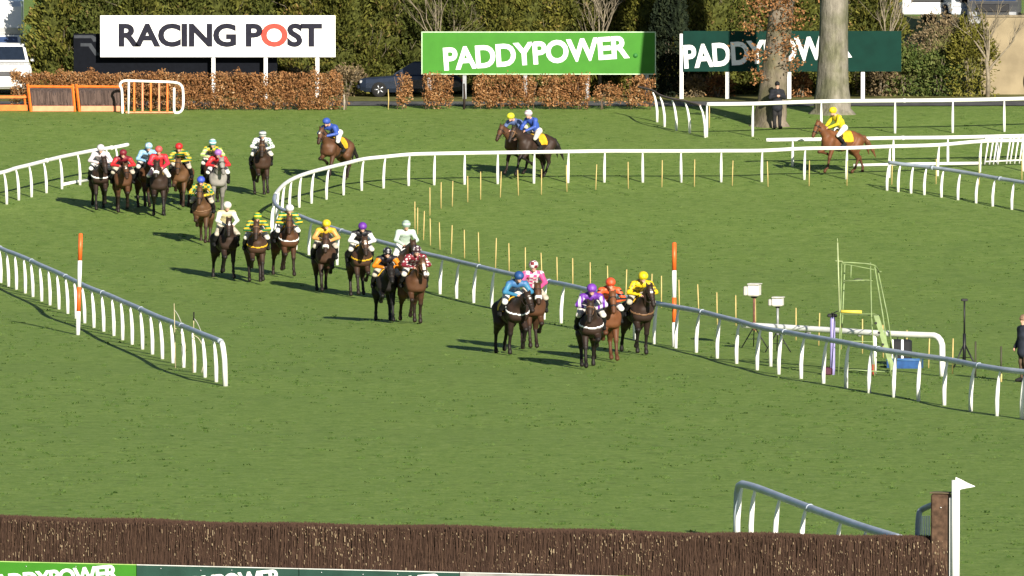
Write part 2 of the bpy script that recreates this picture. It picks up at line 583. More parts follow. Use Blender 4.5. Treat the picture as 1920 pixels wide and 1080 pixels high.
def strip(name, y0, y1, x0, x1, m, dz=.012, wob=.0, step=1.0):
    """a sheet lying on the ground between two distances"""
    xs = np.arange(x0, x1 + .1, step); k = max(2, int((y1 - y0) / .8) + 1)
    v, f = [], []
    for x in xs:
        wv = wob * math.sin(x * .7) + wob * .7 * math.sin(x * 1.9 + 1)
        for j in range(k):
            y = y0 + (y1 - y0) * j / (k - 1) + (wv if j in (0, k - 1) else 0)
            v.append((x, y, g(x, y) + dz))
    for i in range(len(xs) - 1):
        for j in range(k - 1): f.append((i * k + j, i * k + k + j, i * k + k + j + 1, i * k + j + 1))
    return obj(name, MB().add(v, f).mesh(name, False), m)

asphalt = mat('asphalt', (.085, .085, .086), .85, .2, var=.25, scale=2.0, bump=.15)
struct(strip('road', 349.6, 352.6, -45, 60, asphalt, .03, .05))
verge_m = mat('verge', (.125, .125, .04), .9, .1, var=.35, scale=2.2, bump=.4)
struct(strip('verge', 352.8, 369.5, -60, 60, verge_m, .026, .12))

# ------------------------------------------------------------------ running rails
def post_mesh(lean, h=1.17, r=.055):
    """upright whose neck bends sideways (+X) into the rail"""
    p = [(0, 0, -.05), (0, 0, h * .35), (lean * .25, 0, h * .62), (lean * .5, 0, h * .8), (lean * .85, 0, h * .92), (lean, 0, h - .01)]
    return MB().tube(p, [r, r, r * .92, r * .72, r * .55, r * .5], 10).mesh('post')
_pm = {}
def rail(label, base, lean=.12, side=1, h=1.17, r=.072, group='white running rails round the course', end0=False, end1=False, tail0=None, tail1=None, name='running_rail', posts=None, rail_m=None, sub=5, split=None):
    """base: ground points; posts there (or at listed indexes); the rail runs over their necks"""
    root = thing(name, label, 'rail', base[0], 0, group)
    o = Vector(base[0])
    n = len(base)
    tops, perp = [], []
    for i, b in enumerate(base):
        d = base[min(i + 1, n - 1)] - base[max(i - 1, 0)]; d.z = 0; d.normalize()
        q = Vector((d.y, -d.x, 0)) * side
        perp.append(q); tops.append(Vector(b) + q * lean + Vector((0, 0, h)))
    path = list(tops)
    if tail0: path = [Vector(p) for p in tail0] + path
    if tail1: path = path + [Vector(p) for p in tail1]
    pts = smooth_path(path, sub)
    if end0: pts = [Vector(base[0]) + Vector((0, 0, z)) + perp[0] * lean + (base[0] - base[1]).normalized() * k for z, k in ((0, .42), (.5 * h, .42), (.82 * h, .38), (.95 * h, .26))] + pts
    if end1: pts = pts[:-1] + [Vector(base[-1]) + Vector((0, 0, z)) + perp[-1] * lean * q_ + (base[-1] - base[-2]).normalized() * k for z, k, q_ in ((h, -.30, 1), (.985 * h, -.14, 1), (.93 * h, -.03, .9), (.83 * h, .0, .7), (.6 * h, .0, .3), (0, .0, 0))]
    if split:
        s_ = split * sub
        MB().tube([p - o for p in pts[:s_ + 1]], r, 10).build('top_rail', white_plastic, root)
        mb = MB().tube([p - o for p in pts[s_:]], r, 10)
    elif end1:                      # the painted end drops white to the grass
        MB().tube([p - o for p in pts[-5:]], r * 1.02, 10).build('end_post', white_plastic, root)
        mb = MB().tube([p - o for p in pts[:-4]], r, 10)
    else: mb = MB().tube([p - o for p in pts], r, 10)
    for i in range((split or 0) + 3, n - 1, 4):       # sleeves where lengths join
        a = tops[i] - o; d = (tops[i + 1] - tops[i]).normalized()
        c = a + d * .35
        mb.tube([c - d * .06, c + d * .06], r * 1.16, 10)
    mb.build('top_rail', rail_m or white_plastic, root)
    key = (lean, h)
    for i, b in enumerate(base):
        if (posts is not None and i not in posts) or (end1 and i == n - 1): continue
        if key not in _pm: _pm[key] = post_mesh(lean, h)
        pm = _pm[key]
        po = obj('post', pm, white_plastic, root)
        po.location = Vector(b) - o
        po.rotation_euler = (rnd.uniform(-.012, .012), rnd.uniform(-.012, .012), math.atan2(perp[i].y, perp[i].x))
    return root

rail_grey = mat('rail_blue_grey', (.37, .42, .49), .4, .4, var=.12, scale=2)
def PP(l): return [P(x, y) for x, y in l]
# the long rail: from the right edge round the bend and back along the near side
far = [(2080, 317), (1995, 319), (1919, 321), (1837, 323), (1758, 330), (1667, 333), (1587, 336), (1508, 337), (1428, 341), (1352, 341.5), (1277, 342), (1205, 342), (1133, 342), (1065, 343), (1001, 344), (933, 345), (871, 346), (814, 347), (766, 348.5), (719, 353), (678, 357.5), (644, 366), (612, 374), (584, 381.5), (561, 389), (543, 397), (529, 406), (519, 416), (511, 428), (509, 440), (517, 452), (533, 460), (555, 468), (579, 478)]
near = [(604, 487), (632, 497), (660, 506), (690, 515), (722, 524), (756, 533.5), (790, 543), (825, 551.5), (856, 560), (888, 568), (922, 577), (955, 585), (988, 592), (1020, 599), (1052, 606), (1085, 614.5), (1118, 623), (1151, 630), (1190, 637), (1227, 645), (1267, 653), (1305.5, 661), (1344.6, 672), (1381, 682), (1419.5, 694), (1460, 702), (1502, 711), (1544, 719), (1586.6, 727.5), (1629.5, 737), (1676, 745), (1722, 752.5), (1770.5, 760), (1820, 771), (1869.5, 780), (1916, 786), (1968, 795), (2020, 804)]
rail('long white running rail sweeping round the bend beside the runners', PP(far + near), lean=.10, side=-1, rail_m=rail_grey, split=28)
rail('white rail on the near left with its end post bent to the grass', PP([(x / 3, 400 + y / 3) for x, y in [(-130, 325), (-85, 347), (-40, 368), (5, 391), (48, 412), (92, 429), (142, 450), (185, 470), (234, 495), (281, 517), (331, 540), (381, 565), (428, 592), (476, 618), (528, 643), (583, 665), (640, 689), (689, 713), (743, 738), (801, 765), (857, 793), (913, 819), (972, 843), (1033, 868), (1093, 895), (1153, 923), (1216, 949), (1268, 972)]]), lean=.08, side=1, end1=True, rail_m=rail_grey)
rail('white rail ending behind the horses at the far left', PP([(-100, 402), (-68, 396), (-40, 391), (-12, 387), (12.5, 383), (35, 375.5), (59, 369.5), (87, 362), (116, 354.5), (150, 347), (182, 340.5), (204, 337), (221, 334.5)]), lean=.1, side=-1, tail1=[P(240, 331) + Vector((0, 0, 1.2))])
rail('tall white rail along the verge below the tree trunks', PP([(1325, 257), (1411, 256), (1540, 251.5), (1678, 250), (1786, 249), (1883, 247), (1990, 244), (2100, 242)]), lean=.03, side=1, h=1.29, r=.08,
     group=None)
# its curved wing, dark topped
wing = PP([(1206, 222), (1232, 229), (1246, 238), (1268, 245), (1293, 250), (1322, 258)])
rail('short wing rail with bowed white posts curving in front of the beech hedge', wing, lean=.2, side=1, h=1.27, r=.045, group=None, rail_m=mat('weathered_rail', (.13, .10, .09), .7, .2), posts=[1, 2, 3, 4, 5])
rail('white rail behind the chestnut horse with its left end open', PP([(1436, 313), (1486, 312), (1580, 311), (1675, 309), (1777, 308), (1870, 306), (1960, 304)]), lean=.03, side=1, h=1.02, r=.075, group=None, posts=[1, 3, 4, 5, 6])
rail('low white rail falling to the right edge inside the far bend', PP([(1663, 357), (1684, 360), (1708, 362.5), (1733, 365.5), (1765, 370), (1796, 375), (1830, 381), (1861, 387), (1897, 393), (1935, 400), (1975, 408)]), lean=.12, side=-1, h=1.03, rail_m=rail_grey)
# spare rails lying in the grass
def ground_rail(label, a, b):
    a, b = P(*a), P(*b); a.z += .06; b.z += .06
    root = MB().tube([Vector((0, 0, 0)), (b - a) * .5 + Vector((0, 0, .015)), b - a], .06, 10).build('loose_rail', white_plastic)
    root.location = a
    return tag(root, label, 'rail')
ground_rail('loose white rail length lying in the grass at far left', (118, 349), (166, 341))
ground_rail('loose white rail length lying in the grass behind the low rail', (1600, 313), (1840, 309))

# stack of slanted white wing posts behind the rails on the far right
def slat_wing():
    a, b = P(1846, 309), P(1990, 303)
    root = thing('wing_panel', 'white wing panel of close set slanted slats at the right edge', 'fence panel', a)
    d = b - a; L = d.length; d.normalize()
    MB().tube([Vector((0, 0, 1.02)), d * L + Vector((0, 0, 1.02))], .05, 8).build('top_bar', white_plastic, root)
    MB().tube([Vector((0, 0, .12)), d * L + Vector((0, 0, .12))], .03, 8).build('bottom_bar', white_plastic, root)
    sm = MB().tube([(0, 0, 0), (.16, -.03, 1.03)], .032, 8).mesh('slat')
    k = 19
    for i in range(k):
        if i in (4,): continue
        s = obj('slat', sm, white_plastic, root); s.location = d * (L * i / (k - 1)) + Vector((rnd.uniform(-.02, .02), 0, 0))
slat_wing()

# ------------------------------------------------------------------ stakes
def cane_mesh(h, r=.019): return MB().tube([(0, 0, -.05), (.003, 0, h * .5), (0, 0, h)], [r, r * 1.05, r * .9], 7).mesh('stake')
stake_me = cane_mesh(.98)
far_st = [(783, 439), (794, 450), (806, 404), (827, 391), (848, 387), (877, 379), (901, 374), (938, 370), (972, 366.5), (1015, 365), (1063, 359.5), (1117, 357), (1178, 354), (1241, 351), (1302, 350), (1373, 348.5), (1440, 350), (1517, 349), (1588, 348), (1672, 346.5), (1755, 345), (1836, 346), (1916, 337)]
near_st = [(778, 430), (807, 460), (825, 468), (846, 476), (871, 484), (898, 492), (929, 503), (954.5, 510), (985, 519), (1016, 529), (1045, 536), (1074, 541), (1107, 547), (1140, 556), (1173, 563), (1221, 571), (1240, 577), (1274, 584), (1310, 591), (1345, 609), (1380, 611), (1417, 622), (1492.5, 638), (1535, 648), (1577, 655), (1617, 663), (1656, 672), (1700, 681), (1741, 690), (1786, 701)]
ORD = ['first', 'second', 'third', 'fourth', 'fifth', 'sixth', 'seventh', 'eighth', 'ninth', 'tenth', 'eleventh', 'twelfth', 'thirteenth', 'fourteenth', 'fifteenth', 'sixteenth', 'seventeenth', 'eighteenth', 'nineteenth', 'twentieth', 'twenty first', 'twenty second', 'twenty third', 'twenty fourth', 'twenty fifth', 'twenty sixth', 'twenty seventh', 'twenty eighth', 'twenty ninth', 'thirtieth']
for lst, row in ((far_st, 'far arc behind the rail'), (near_st, 'near arc along the rail')):
    for i, q in enumerate(lst):
        s = obj('stake', stake_me, stake_yellow); s.location = P(*q)
        s.rotation_euler = (rnd.uniform(-.03, .03), rnd.uniform(-.035, .035), rnd.random() * 6)
        s.scale = (1, 1, rnd.uniform(.94, 1.04))
        tag(s, f'thin yellow stake, {ORD[i]} from the bend tip in the {row}', 'stake', 'yellow stakes in the infield grass')
s = obj('stake', stake_me, stake_yellow); s.location = P(1330, 240); tag(s, 'single yellow stake standing behind the wing rail by the tree trunks', 'stake')
for q, l in (((1829, 706), 'dark stake right of the black tripod, taller and whole'), ((1877, 716), 'dark stake with a pale foot nearest the person at right')):
    root = thing('stake', l, 'stake', P(*q), 0, 'dark stakes by the tripod')
    z = .22 if 'pale' in l else .02
    MB().tube([(0, 0, z), (0, 0, .95)], .026, 7).build('shaft', stake_dark, root)
    MB().tube([(0, 0, -.04), (0, 0, z)], .030, 7).build('foot', stake_yellow if z > .1 else stake_dark, root)

def banded_pole(q, label, tilt):
    root = thing('marker_pole', label, 'pole', P(*q), 0, 'orange and white marker poles')
    root.rotation_euler = (0, tilt, 0)
    for k, (z0, z1) in enumerate(((-.05, .70), (.70, 1.42), (1.42, 2.20), (2.20, 2.98))):
        MB().tube([(0, 0, z0), (0, 0, z1)], .062 + .0006 * k, 12).build('band', pole_orange if k % 2 else white_paint, root)
    MB().lathe([(.066, 2.978), (.05, 3.0), (.01, 3.01)], 12).build('cap', pole_orange, root)
banded_pole((146, 628), 'orange and white banded pole leaning slightly by the near left rail', .03)
banded_pole((1264, 650), 'upright orange and white banded pole by the right rail near the leaders', .0)

# two thin rods tied to the near left rail
cane_m = mat('rod_tan', (.42, .36, .22), .7, .3, var=.3)
def rod(q, top, label, drop):
    b = P(*q); t = at(top[0], top[1], b.y); v = t - b
    root = thing('tied_rod', label, 'rod', b, 0, 'thin rods tied to the near left rail')
    MB().tube([(0, 0, -.05), v * .5, v], [.016, .014, .011], 6).build('rod', cane_m, root)
    tie = v * .62
    MB().tube(smooth_path([tie, tie + Vector((.16, -.02, -.12)), tie + Vector((.30, -.04, -.5)), tie + Vector((.22, -.03, -1.02))], 5), .009, 5).build('string', mat('string', (.5, .46, .34), .8, .2), root)
    MB().tube(smooth_path([v * .9, v * .9 + Vector((.1, 0, -.14)), v * .9 + Vector((.22, 0, -.42))], 4), .012, 5).build('ribbon', mat('ribbon_grey', (.3, .3, .26), .8, .2), root)
    if drop: MB().tube([v * .86, v * 1.0], .022, 6).build('tip', black_rubber, root)
rod((329, 690), (326.5, 569), 'thin tan rod with loose string at the near left rail', False)
rod((362, 699), (363.5, 585), 'black tipped thin rod tied to the near left rail end', True)

# ------------------------------------------------------------------ birch fence at the bottom with its boards, posts and flag
def on_plane(px, py, z): 
    dx, dy, dz = ray(px, py); t = (z - HC) / dz
    return Vector((dx * t, dy * t, z))
FZ = 1.42
fa, fb = on_plane(-90, 967, FZ), on_plane(1782, 1009, FZ)
fdir = (fb - fa); fdir.z = 0; FL = fdir.length; fdir.normalize()
fout = Vector((fdir.y, -fdir.x, 0))           # towards the camera
if fout.y > 0: fout = -fout
def birch_fence():
    root = thing('birch_fence', 'long steeplechase fence of dark birch twigs across the foreground', 'fence', (fa.x, fa.y, 0))
    n = 60000
    u = NR.random(n) * FL; dep = NR.random(n) ** .6     # 0 back, 1 front
    L_ = np.array(fdir); O_ = np.array(fout)
    d = -.55 + .72 * dep
    top = FZ - .02 + NR.normal(0, .012, n) - .10 * np.clip(dep - .8, 0, 1) * 5 * NR.random(n) + .014 * np.sin(u * 2.1) + .010 * np.sin(u * .8)
    base = np.full(n, .05)
    front = dep > .72
    stub = front & (NR.random(n) < .8)
    top = np.where(stub, .55 + (FZ - .55) * NR.random(n), top)
    lean = NR.normal(0, .05, n)
    w = NR.uniform(.0025, .0055, n)
    base = np.maximum(base, top - NR.uniform(.25, .9, n))
    slope = .18
    def pt(uu, zz, dd): return uu[:, None] * L_ + (dd + slope * (FZ - zz) * .6)[:, None] * O_ + zz[:, None] * np.array([0, 0, 1.])
    A0 = pt(u - w, base, d); A1 = pt(u + w, base, d)
    B1 = pt(u + w * .8 + lean * (top - base), top, d + .02); B0 = pt(u - w * .8 + lean * (top - base), top, d + .02)
    tone = np.clip(NR.normal(.42, .13, n), 0, .8)
    # cut ends: short pale tips facing the take-off side
    k = 4200
    ku = NR.random(k) * FL; kz = FZ - .03 - (FZ - .62) * NR.random(k) ** 1.15
    clump = .5 + .5 * np.sin(ku * 1.7 + 1.0) * np.sin(ku * .53 + kz * 3)
    keep = NR.random(k) < .12 + .95 * clump ** 1.6; ku, kz = ku[keep], kz[keep]; k = len(ku)
    kw = NR.uniform(.003, .008, k); kh = NR.uniform(.010, .045, k) * np.where(NR.random(k) < .1, 3, 1); kd = np.full(k, .19)
    Q0 = pt(ku - kw, kz - kh, kd); Q1 = pt(ku + kw, kz - kh, kd); Q2 = pt(ku + kw, kz, kd + .012); Q3 = pt(ku - kw, kz, kd + .012)
    V = np.concatenate([np.stack([A0, A1, B1, B0], 1), np.stack([Q0, Q1, Q2, Q3], 1)])
    T = np.concatenate([tone, NR.uniform(.78, 1.0, k) ** 1.3])
    bm_ = tone_mat('birch', [(0, (.034, .019, .013)), (.35, (.054, .031, .022)), (.6, (.080, .046, .031)), (.8, (.115, .07, .045)), (.84, (.18, .12, .075)), (1, (.40, .31, .20))], .85, .15)
    obj('birch_twigs', quads_mesh('birch_twigs', V, T), bm_, root)
    # solid packed heart of the fence
    prof = [(-.56, .0), (-.56, FZ - .06), (-.1, FZ - .05), (.10, FZ - .09), (.24, .45), (.24, 0)]
    mb = MB()
    rings = [[fdir * uu + fout * a + Vector((0, 0, z)) for a, z in prof] for uu in np.linspace(0.02, FL - .02, 30)]
    mb.loft(rings); mb.build('packed_core', mat('birch_core', (.050, .030, .020), .95, .1, var=.4, scale=5, bump=.6), root)
    return root
birch_fence()
def ptf(px, off):      # position along the fence (distance u) of a photo column
    lo, hi = -2., FL + 6
    for _ in range(40):
        m = (lo + hi) / 2
        q = fa + fdir * m + fout * off
        if W / 2 + FPX * q.x / q.y * .999 < px: lo = m
        else: hi = m
    return m
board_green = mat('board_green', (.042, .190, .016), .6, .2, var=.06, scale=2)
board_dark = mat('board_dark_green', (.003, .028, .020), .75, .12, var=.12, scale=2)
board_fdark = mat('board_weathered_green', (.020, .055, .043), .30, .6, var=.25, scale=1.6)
board_grey = mat('board_grey', (.26, .25, .24), .35, .6, var=.35, scale=1.8)
board_pink = mat('board_pale', (.52, .42, .40), .5, .4, var=.2, scale=2)
board_frame = mat('board_frame', (.62, .63, .6), .4, .5)
letter_white = mat('letter_white', (.82, .83, .80), .5, .3, var=.04)
letter_dark = mat('letter_dark', (.018, .018, .028), .8, .1)
letter_red = mat('letter_red', (.75, .05, .03), .5, .3)
letter_grey = mat('letter_grey', (.11, .12, .13), .5, .3)
OFFB = .36
BTOP = .60
def front_board(x0, x1, m, label, word, tsize=.31):
    u0, u1 = ptf(x0, OFFB) + .008, ptf(x1, OFFB) - .008
    o = fa + fdir * u0 + fout * OFFB; o.z = 0
    root = thing('advert_board', label, 'advert board', o, math.atan2(fdir.y, fdir.x), 'advert boards along the foot of the birch fence')
    w = u1 - u0
    MB().box((w / 2, 0, BTOP / 2), (w, .03, BTOP)).build('panel', m, root)
    MB().box((w / 2, 0, BTOP + .008), (w, .045, .014)).build('edge_strip', board_frame if m != board_green else mat('edge_lime', (.35, .55, .16), .4, .5), root)
    for k in range(4): MB().lathe([(.012, -.026), (.012, -.014)], 8, (w * (.12 + .25 * k) + rnd.uniform(-.1, .1), 0, BTOP - .05 - .02 * (k % 2)), 'Y').build('rivet', chrome, root)
    if word:
        me, a, b, lo, hi = text_mesh(word, tsize, .003, .010, spacing=.92)
        t = obj('lettering', me, letter_white, root)
        t.rotation_euler = (R(90), -R(6), 0); sc = .31 / (hi - lo)
        t.scale = (w * .79 / (b - a),) + (sc, 1)
        t.location = (w * .11, -.022, .045)
    return root
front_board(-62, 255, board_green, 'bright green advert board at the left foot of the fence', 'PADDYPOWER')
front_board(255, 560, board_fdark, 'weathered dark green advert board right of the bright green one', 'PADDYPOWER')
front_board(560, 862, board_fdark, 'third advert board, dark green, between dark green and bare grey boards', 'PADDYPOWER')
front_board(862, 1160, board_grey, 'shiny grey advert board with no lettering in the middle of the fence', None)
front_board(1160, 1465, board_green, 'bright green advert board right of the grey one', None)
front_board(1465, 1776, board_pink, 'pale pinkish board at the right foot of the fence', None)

# brown end post, white flag post
def gp(px, off, dz=0):
    q = fa + fdir * ptf(px, off) + fout * off; return Vector((q.x, q.y, dz))
ep = gp(1766, .05)
root = thing('end_post', 'thick dark brown timber post at the right end of the fence', 'post', ep, math.atan2(fdir.y, fdir.x))
MB().rbox((0, 0, 1.11), (.33, .30, 2.26), .03).build('timber', post_brown, root)
MB().rbox((0, 0, 2.252), (.37, .34, .022), .008).build('cap', mat('post_cap', (.13, .10, .06), .8, .2), root)
MB().lathe([(.014, -.170), (.014, -.15), (.008, -.148)], 8, (.03, 0, 1.99), 'Y').build('bolt', chrome, root)
fp = gp(1793, .28)
root = thing('flag_post', 'tall white post with white pennant at the fence end', 'flag post', fp, math.atan2(fdir.y, fdir.x))
MB().tube([(0, 0, 0), (0, 0, 2.50)], .075, 14).build('post', white_paint, root)
MB().rbox((-.10, .05, 1.09), (.06, .05, 2.18), .012).build('back_stay', white_paint, root)
v = []
for k in range(9):
    t = k / 8
    for s_ in (1, -1): v.append((.0 + .36 * t, .02 * math.sin(t * 6), 2.435 - .04 * t + s_ * (.115 * (1 - t) + .004)))
mb = MB(); f = [(2 * k, 2 * k + 1, 2 * k + 3, 2 * k + 2) for k in range(8)]
mb.add(v, f); o2 = [(a, b + .008, c) for a, b, c in v]; mb.add(o2, [q[::-1] for q in f])
mb.build('pennant', mat('flag_white', (.82, .82, .80), .7, .2, var=.03), root, False)

# rail running up to the fence and the short wing beside the post
def rz_pt(px, py, h):
    q = on_plane(px, py, h); return q
tp = [rz_pt(*q, 1.17) for q in ((1392, 909), (1418, 916), (1463, 932), (1512, 950), (1578, 974), (1624, 990), (1690, 1010))]
bs = [Vector((p.x - .10, p.y, g(p.x, p.y))) for p in tp]
rail('grey shaded rail sloping down behind the right of the birch fence', bs, lean=.10, side=-1, r=.075, group=None, end0=True, rail_m=rail_grey)
wp = gp(1722, -1.1); wq = gp(1772, -.35)
root = thing('wing_panel', 'short grey topped wing with white slats beside the brown post', 'fence panel', wp)
dv = wq - wp
MB().tube(smooth_path([Vector((0, 0, 0)), Vector((0, 0, 1.3)), Vector((.02, 0, 1.74)), Vector((.08, .05, 1.84)), dv * .6 + Vector((0, 0, 1.98)), dv + Vector((0, 0, 2.06))], 4), .055, 10).build('top_rail', mat('weathered_grey', (.30, .34, .36), .5, .4), root)
sm = MB().rbox((0, 0, .88), (.03, .03, 1.72), .006).mesh('slat')
for k in range(10):
    s = obj('slat', sm, white_plastic, root); s.location = dv * (.16 + .09 * k) + Vector((0, -.01, .08 * k / 10))

# ------------------------------------------------------------------ timing gear, umpire chair, people's kit in the infield
box_white = mat('housing_white', (.62, .60, .55), .45, .4, var=.12, scale=8)
def camera_unit(q, head, size, label, pole_m, wide):
    b = P(*q); c = at(head[0], head[1], b.y); zt = c.z - b.z
    root = thing('camera_unit', label, 'camera', b, R(-14))
    MB().tube([(0, 0, .55), (0, 0, zt - size * .45)], .035, 10).tube([(0, 0, .5), (0, 0, .75)], .055, 10).build('pole', pole_m, root)
    for k in range(3):
        a = R(90 + 120 * k + 15)
        MB().tube([(0, 0, .62), (math.cos(a) * .42, math.sin(a) * .42, .02)], .016, 6).tube([(0, 0, .25), (math.cos(a) * .28, math.sin(a) * .28, .26)], .01, 5).build('leg', black_metal, root)
    mb = MB().rbox((.0, 0, zt), (size * wide, size * 1.1, size), .03)
    mb.rbox((.02, -.03, zt + size * .53), (size * wide * 1.06, size * 1.3, .03), .01)
    mb.build('housing', box_white, root)
    MB().rbox((-size * wide * .66, -.05, zt - size * .06), (size * .34, size * .8, size * .8), .025).build('hood', mat('hood_grey', (.44, .42, .38), .5, .4), root)
    MB().rbox((-size * wide * .66 - size * .17, -.05, zt - size * .06), (.02, size * .5, size * .5), .006).build('window', glass_dark, root)
    MB().rbox((0, 0, zt - size * .56), (size * .5, size * .4, .07), .015).build('mount', black_metal, root)
camera_unit((1414, 652), (1412, 544), .34, 'larger white camera housing high on a tripod pole', mat('pole_rust', (.16, .075, .05), .7, .3, var=.3), 1.0)
camera_unit((1458, 661), (1459, 566), .25, 'smaller white camera housing on the lower tripod pole', grey_steel, 1.25)

chair_green = mat('frame_green', (.20, .27, .11), .5, .4, var=.2, scale=5)
def umpire_chair():
    b = P(1608, 703); d = b.y
    root = thing('observation_chair', 'tall pale green tube frame observation chair with yellow bar', 'high chair', b)
    def L_(px, py, dy=0): 
        q = at(px, py, d + dy); return q - b
    def tb(name, pts, r=.017, m=chair_green): return MB().tube(pts, r, 8).build(name, m, root)
    tb('leg', [L_(1572, 703, -.6), L_(1576, 590, -.5), L_(1578, 495, -.35)])
    tb('leg', [L_(1572, 700, .5), L_(1580, 590, .45), L_(1584, 495, .35)], .02)
    tb('leg', [L_(1640, 708, -.7), L_(1634, 590, -.5), L_(1632, 492, -.35)])
    tb('leg', [L_(1681, 706, .3), L_(1664, 592, .3), L_(1646, 507, .3)])
    tb('leg', [L_(1672, 712, -.7), L_(1655, 590, -.5), L_(1640, 500, -.35)], .02)
    MB().tube(smooth_path([L_(1576, 492, -.35), L_(1605, 493, -.38), L_(1638, 497, -.35), L_(1648, 509, .25), L_(1652, 509, .35)], 5), .019, 8).tube([L_(1578, 495, -.35), L_(1584, 495, .35), L_(1646, 507, .32)], .014, 8).build('top_hoop', chair_green, root)
    MB().tube([L_(1596, 497, -.36), L_(1595, 522, -.36)], .019, 8).tube([L_(1582, 526, -.34), L_(1632, 525, -.36)], .014, 8).tube([L_(1582, 526, -.34), L_(1586, 527, .3), L_(1636, 526, .3)], .013, 8).build('back_rail', chair_green, root)
    MB().lathe([(.02, -.03), (.13, -.01), (.13, .01), (.02, .03)], 14, L_(1609, 524, 0)).build('seat_pad', mat('pad_dark', (.06, .07, .04), .7, .3), root)
    MB().tube([L_(1577, 584, -.5), L_(1616, 585, -.52)], .045, 10).build('padded_bar', mat('pad_yellow', (.70, .55, .08), .55, .3), root)
    MB().tube([L_(1577, 589, -.5), L_(1640, 589, -.5), L_(1650, 592, .3), L_(1580, 590, .45)], .014, 8).build('cross_bar', chair_green, root)
    MB().tube([L_(1577, 639, -.55), L_(1637, 641, -.6)], .013, 8).build('cross_bar', chair_green, root)
    MB().tube([L_(1580, 692, -.6), L_(1640, 696, -.7), L_(1674, 698, -.1)], .016, 8).build('cross_bar', chair_green, root)
    mb = MB()
    for k in range(5):
        t = k / 4
        a = L_(1640 + 33 * t, 607 + 92 * t, -.62); c = L_(1652 + 26 * t, 607 + 88 * t, .2); mb.tube([a, c], .014, 8)
    mb.prism([(L_(1636, 589).x, L_(1636, 589).z), (L_(1646, 589).x, L_(1646, 589).z), (L_(1677, 690).x, L_(1677, 690).z), (L_(1668, 692).x, L_(1668, 692).z)], -.66, -.62)
    mb.build('ladder', chair_green, root)
    for k, (px, py) in enumerate(((1642, 606), (1648, 624), (1655, 646))): MB().rbox(L_(px, py, -.7), (.07, .05, .06), .01).build('clamp', black_metal, root)
    # mast
    MB().tube([L_(1574, 585, -.55), L_(1570.5, 455, -.5)], [.022, .018], 8).tube([L_(1570.5, 456, -.5), L_(1570, 447, -.5)], .008, 6).tube([L_(1566, 489, -.5), L_(1580, 490, -.45)], .013, 6).build('mast', mat('mast_pale', (.34, .40, .20), .5, .4), root)
umpire_chair()
b = P(1561, 703)
root = thing('padded_post', 'lilac padded post in front of the green observation chair', 'post', b)
MB().lathe([(.066, 0), (.07, .2), (.072, 1.5), (.05, 1.58)], 14).build('padding', mat('pad_lilac', (.30, .27, .52), .6, .3, var=.15, scale=4), root)
MB().tube([(-.02, .12, 0), (-.03, .1, 1.6), (0, .04, 1.68)], .03, 8).build('stake', black_metal, root)
MB().rbox((-.13, .05, .10), (.26, .3, .2), .03).build('weight', mat('weight_plum', (.07, .02, .035), .7, .3), root)
MB().rbox((-.01, .0, 1.62), (.26, .10, .10), .02).tube([(-.16, 0, 1.6), (.14, .02, 1.74)], .015, 6).build('clamp', black_metal, root)

# white bent rail behind the gear
bb = [P(*q) for q in ((1392, 684), (1445, 687), (1540, 693), (1640, 700), (1752, 705))]
o = bb[0]
root = thing('bent_rail', 'thick white rail bending down to the grass behind the camera units', 'rail', o)
tops = [b_ + Vector((0, 0, 1.10)) for b_ in bb]
e = bb[-1]; dd = (bb[-1] - bb[-2]).normalized()
MB().tube([p - o for p in smooth_path(tops, 4)] + [e + dd * k + Vector((0, 0, z)) - o for k, z in ((.12, 1.06), (.22, .97), (.27, .85), (.28, .4), (.28, 0))], .085, 12).build('top_rail', white_plastic, root)
pm = MB().tube([(0, 0, 0), (0, 0, 1.08)], .055, 10).mesh('post')
for k in (1, 3):
    s = obj('post', pm, white_plastic, root); s.location = bb[k] - o
mb = MB()
for q in ((1492, 621), (1515, 622), (1611, 625)):
    c = at(q[0], q[1], o.y + .3) - o; mb.tube([c - dd * .035, c + dd * .035], .09, 12)
mb.build('tape', mat('tape_grey', (.2, .2, .2), .7, .3), root)

root = thing('striped_peg', 'short red and white peg at the foot of the green chair', 'peg', P(1638, 704))
MB().tube([(0, 0, .3), (0, 0, .85)], .04, 8).build('white_part', white_paint, root)
MB().tube([(0, 0, 0), (0, 0, .3)], .042, 8).build('red_part', mat('peg_red', (.55, .1, .06), .6, .3), root)

b = P(1697, 690)
root = thing('crate', 'shallow blue crate on the grass right of the green chair', 'crate', b, R(-10))
mb = MB()
for x, y, w, d_ in ((0, -.24, .95, .02), (0, .24, .95, .02), (-.465, 0, .02, .46), (.465, 0, .02, .46)): mb.box((x, y, .12), (w, d_, .24))
mb.box((0, 0, .012), (.91, .44, .02)); mb.build('tub', mat('crate_blue', (.02, .075, .22), .45, .4, var=.2), root)
MB().tube([(-.48, -.27, .235), (.48, -.27, .235), (.48, .27, .235), (-.48, .27, .235), (-.48, -.27, .235)], .018, 6).build('rim', mat('crate_rim', (.05, .14, .32), .45, .4), root)
b2 = P(1688, 686)
root = thing('equipment_case', 'black equipment case with pale straps beside the blue crate', 'case', b2, R(-8))
MB().rbox((0, .25, .36), (.58, .36, .72), .05).build('shell', mat('case_black', (.016, .017, .02), .6, .3), root)
MB().rbox((.05, .06, .36), (.07, .03, .735), .008).rbox((-.22, .06, .36), (.05, .03, .735), .008).build('straps', white_paint, root)
MB().tube(smooth_path([(-.1, .25, .72), (-.08, .25, .80), (.08, .25, .80), (.1, .25, .72)], 3), .015, 6).build('handle', black_rubber, root)

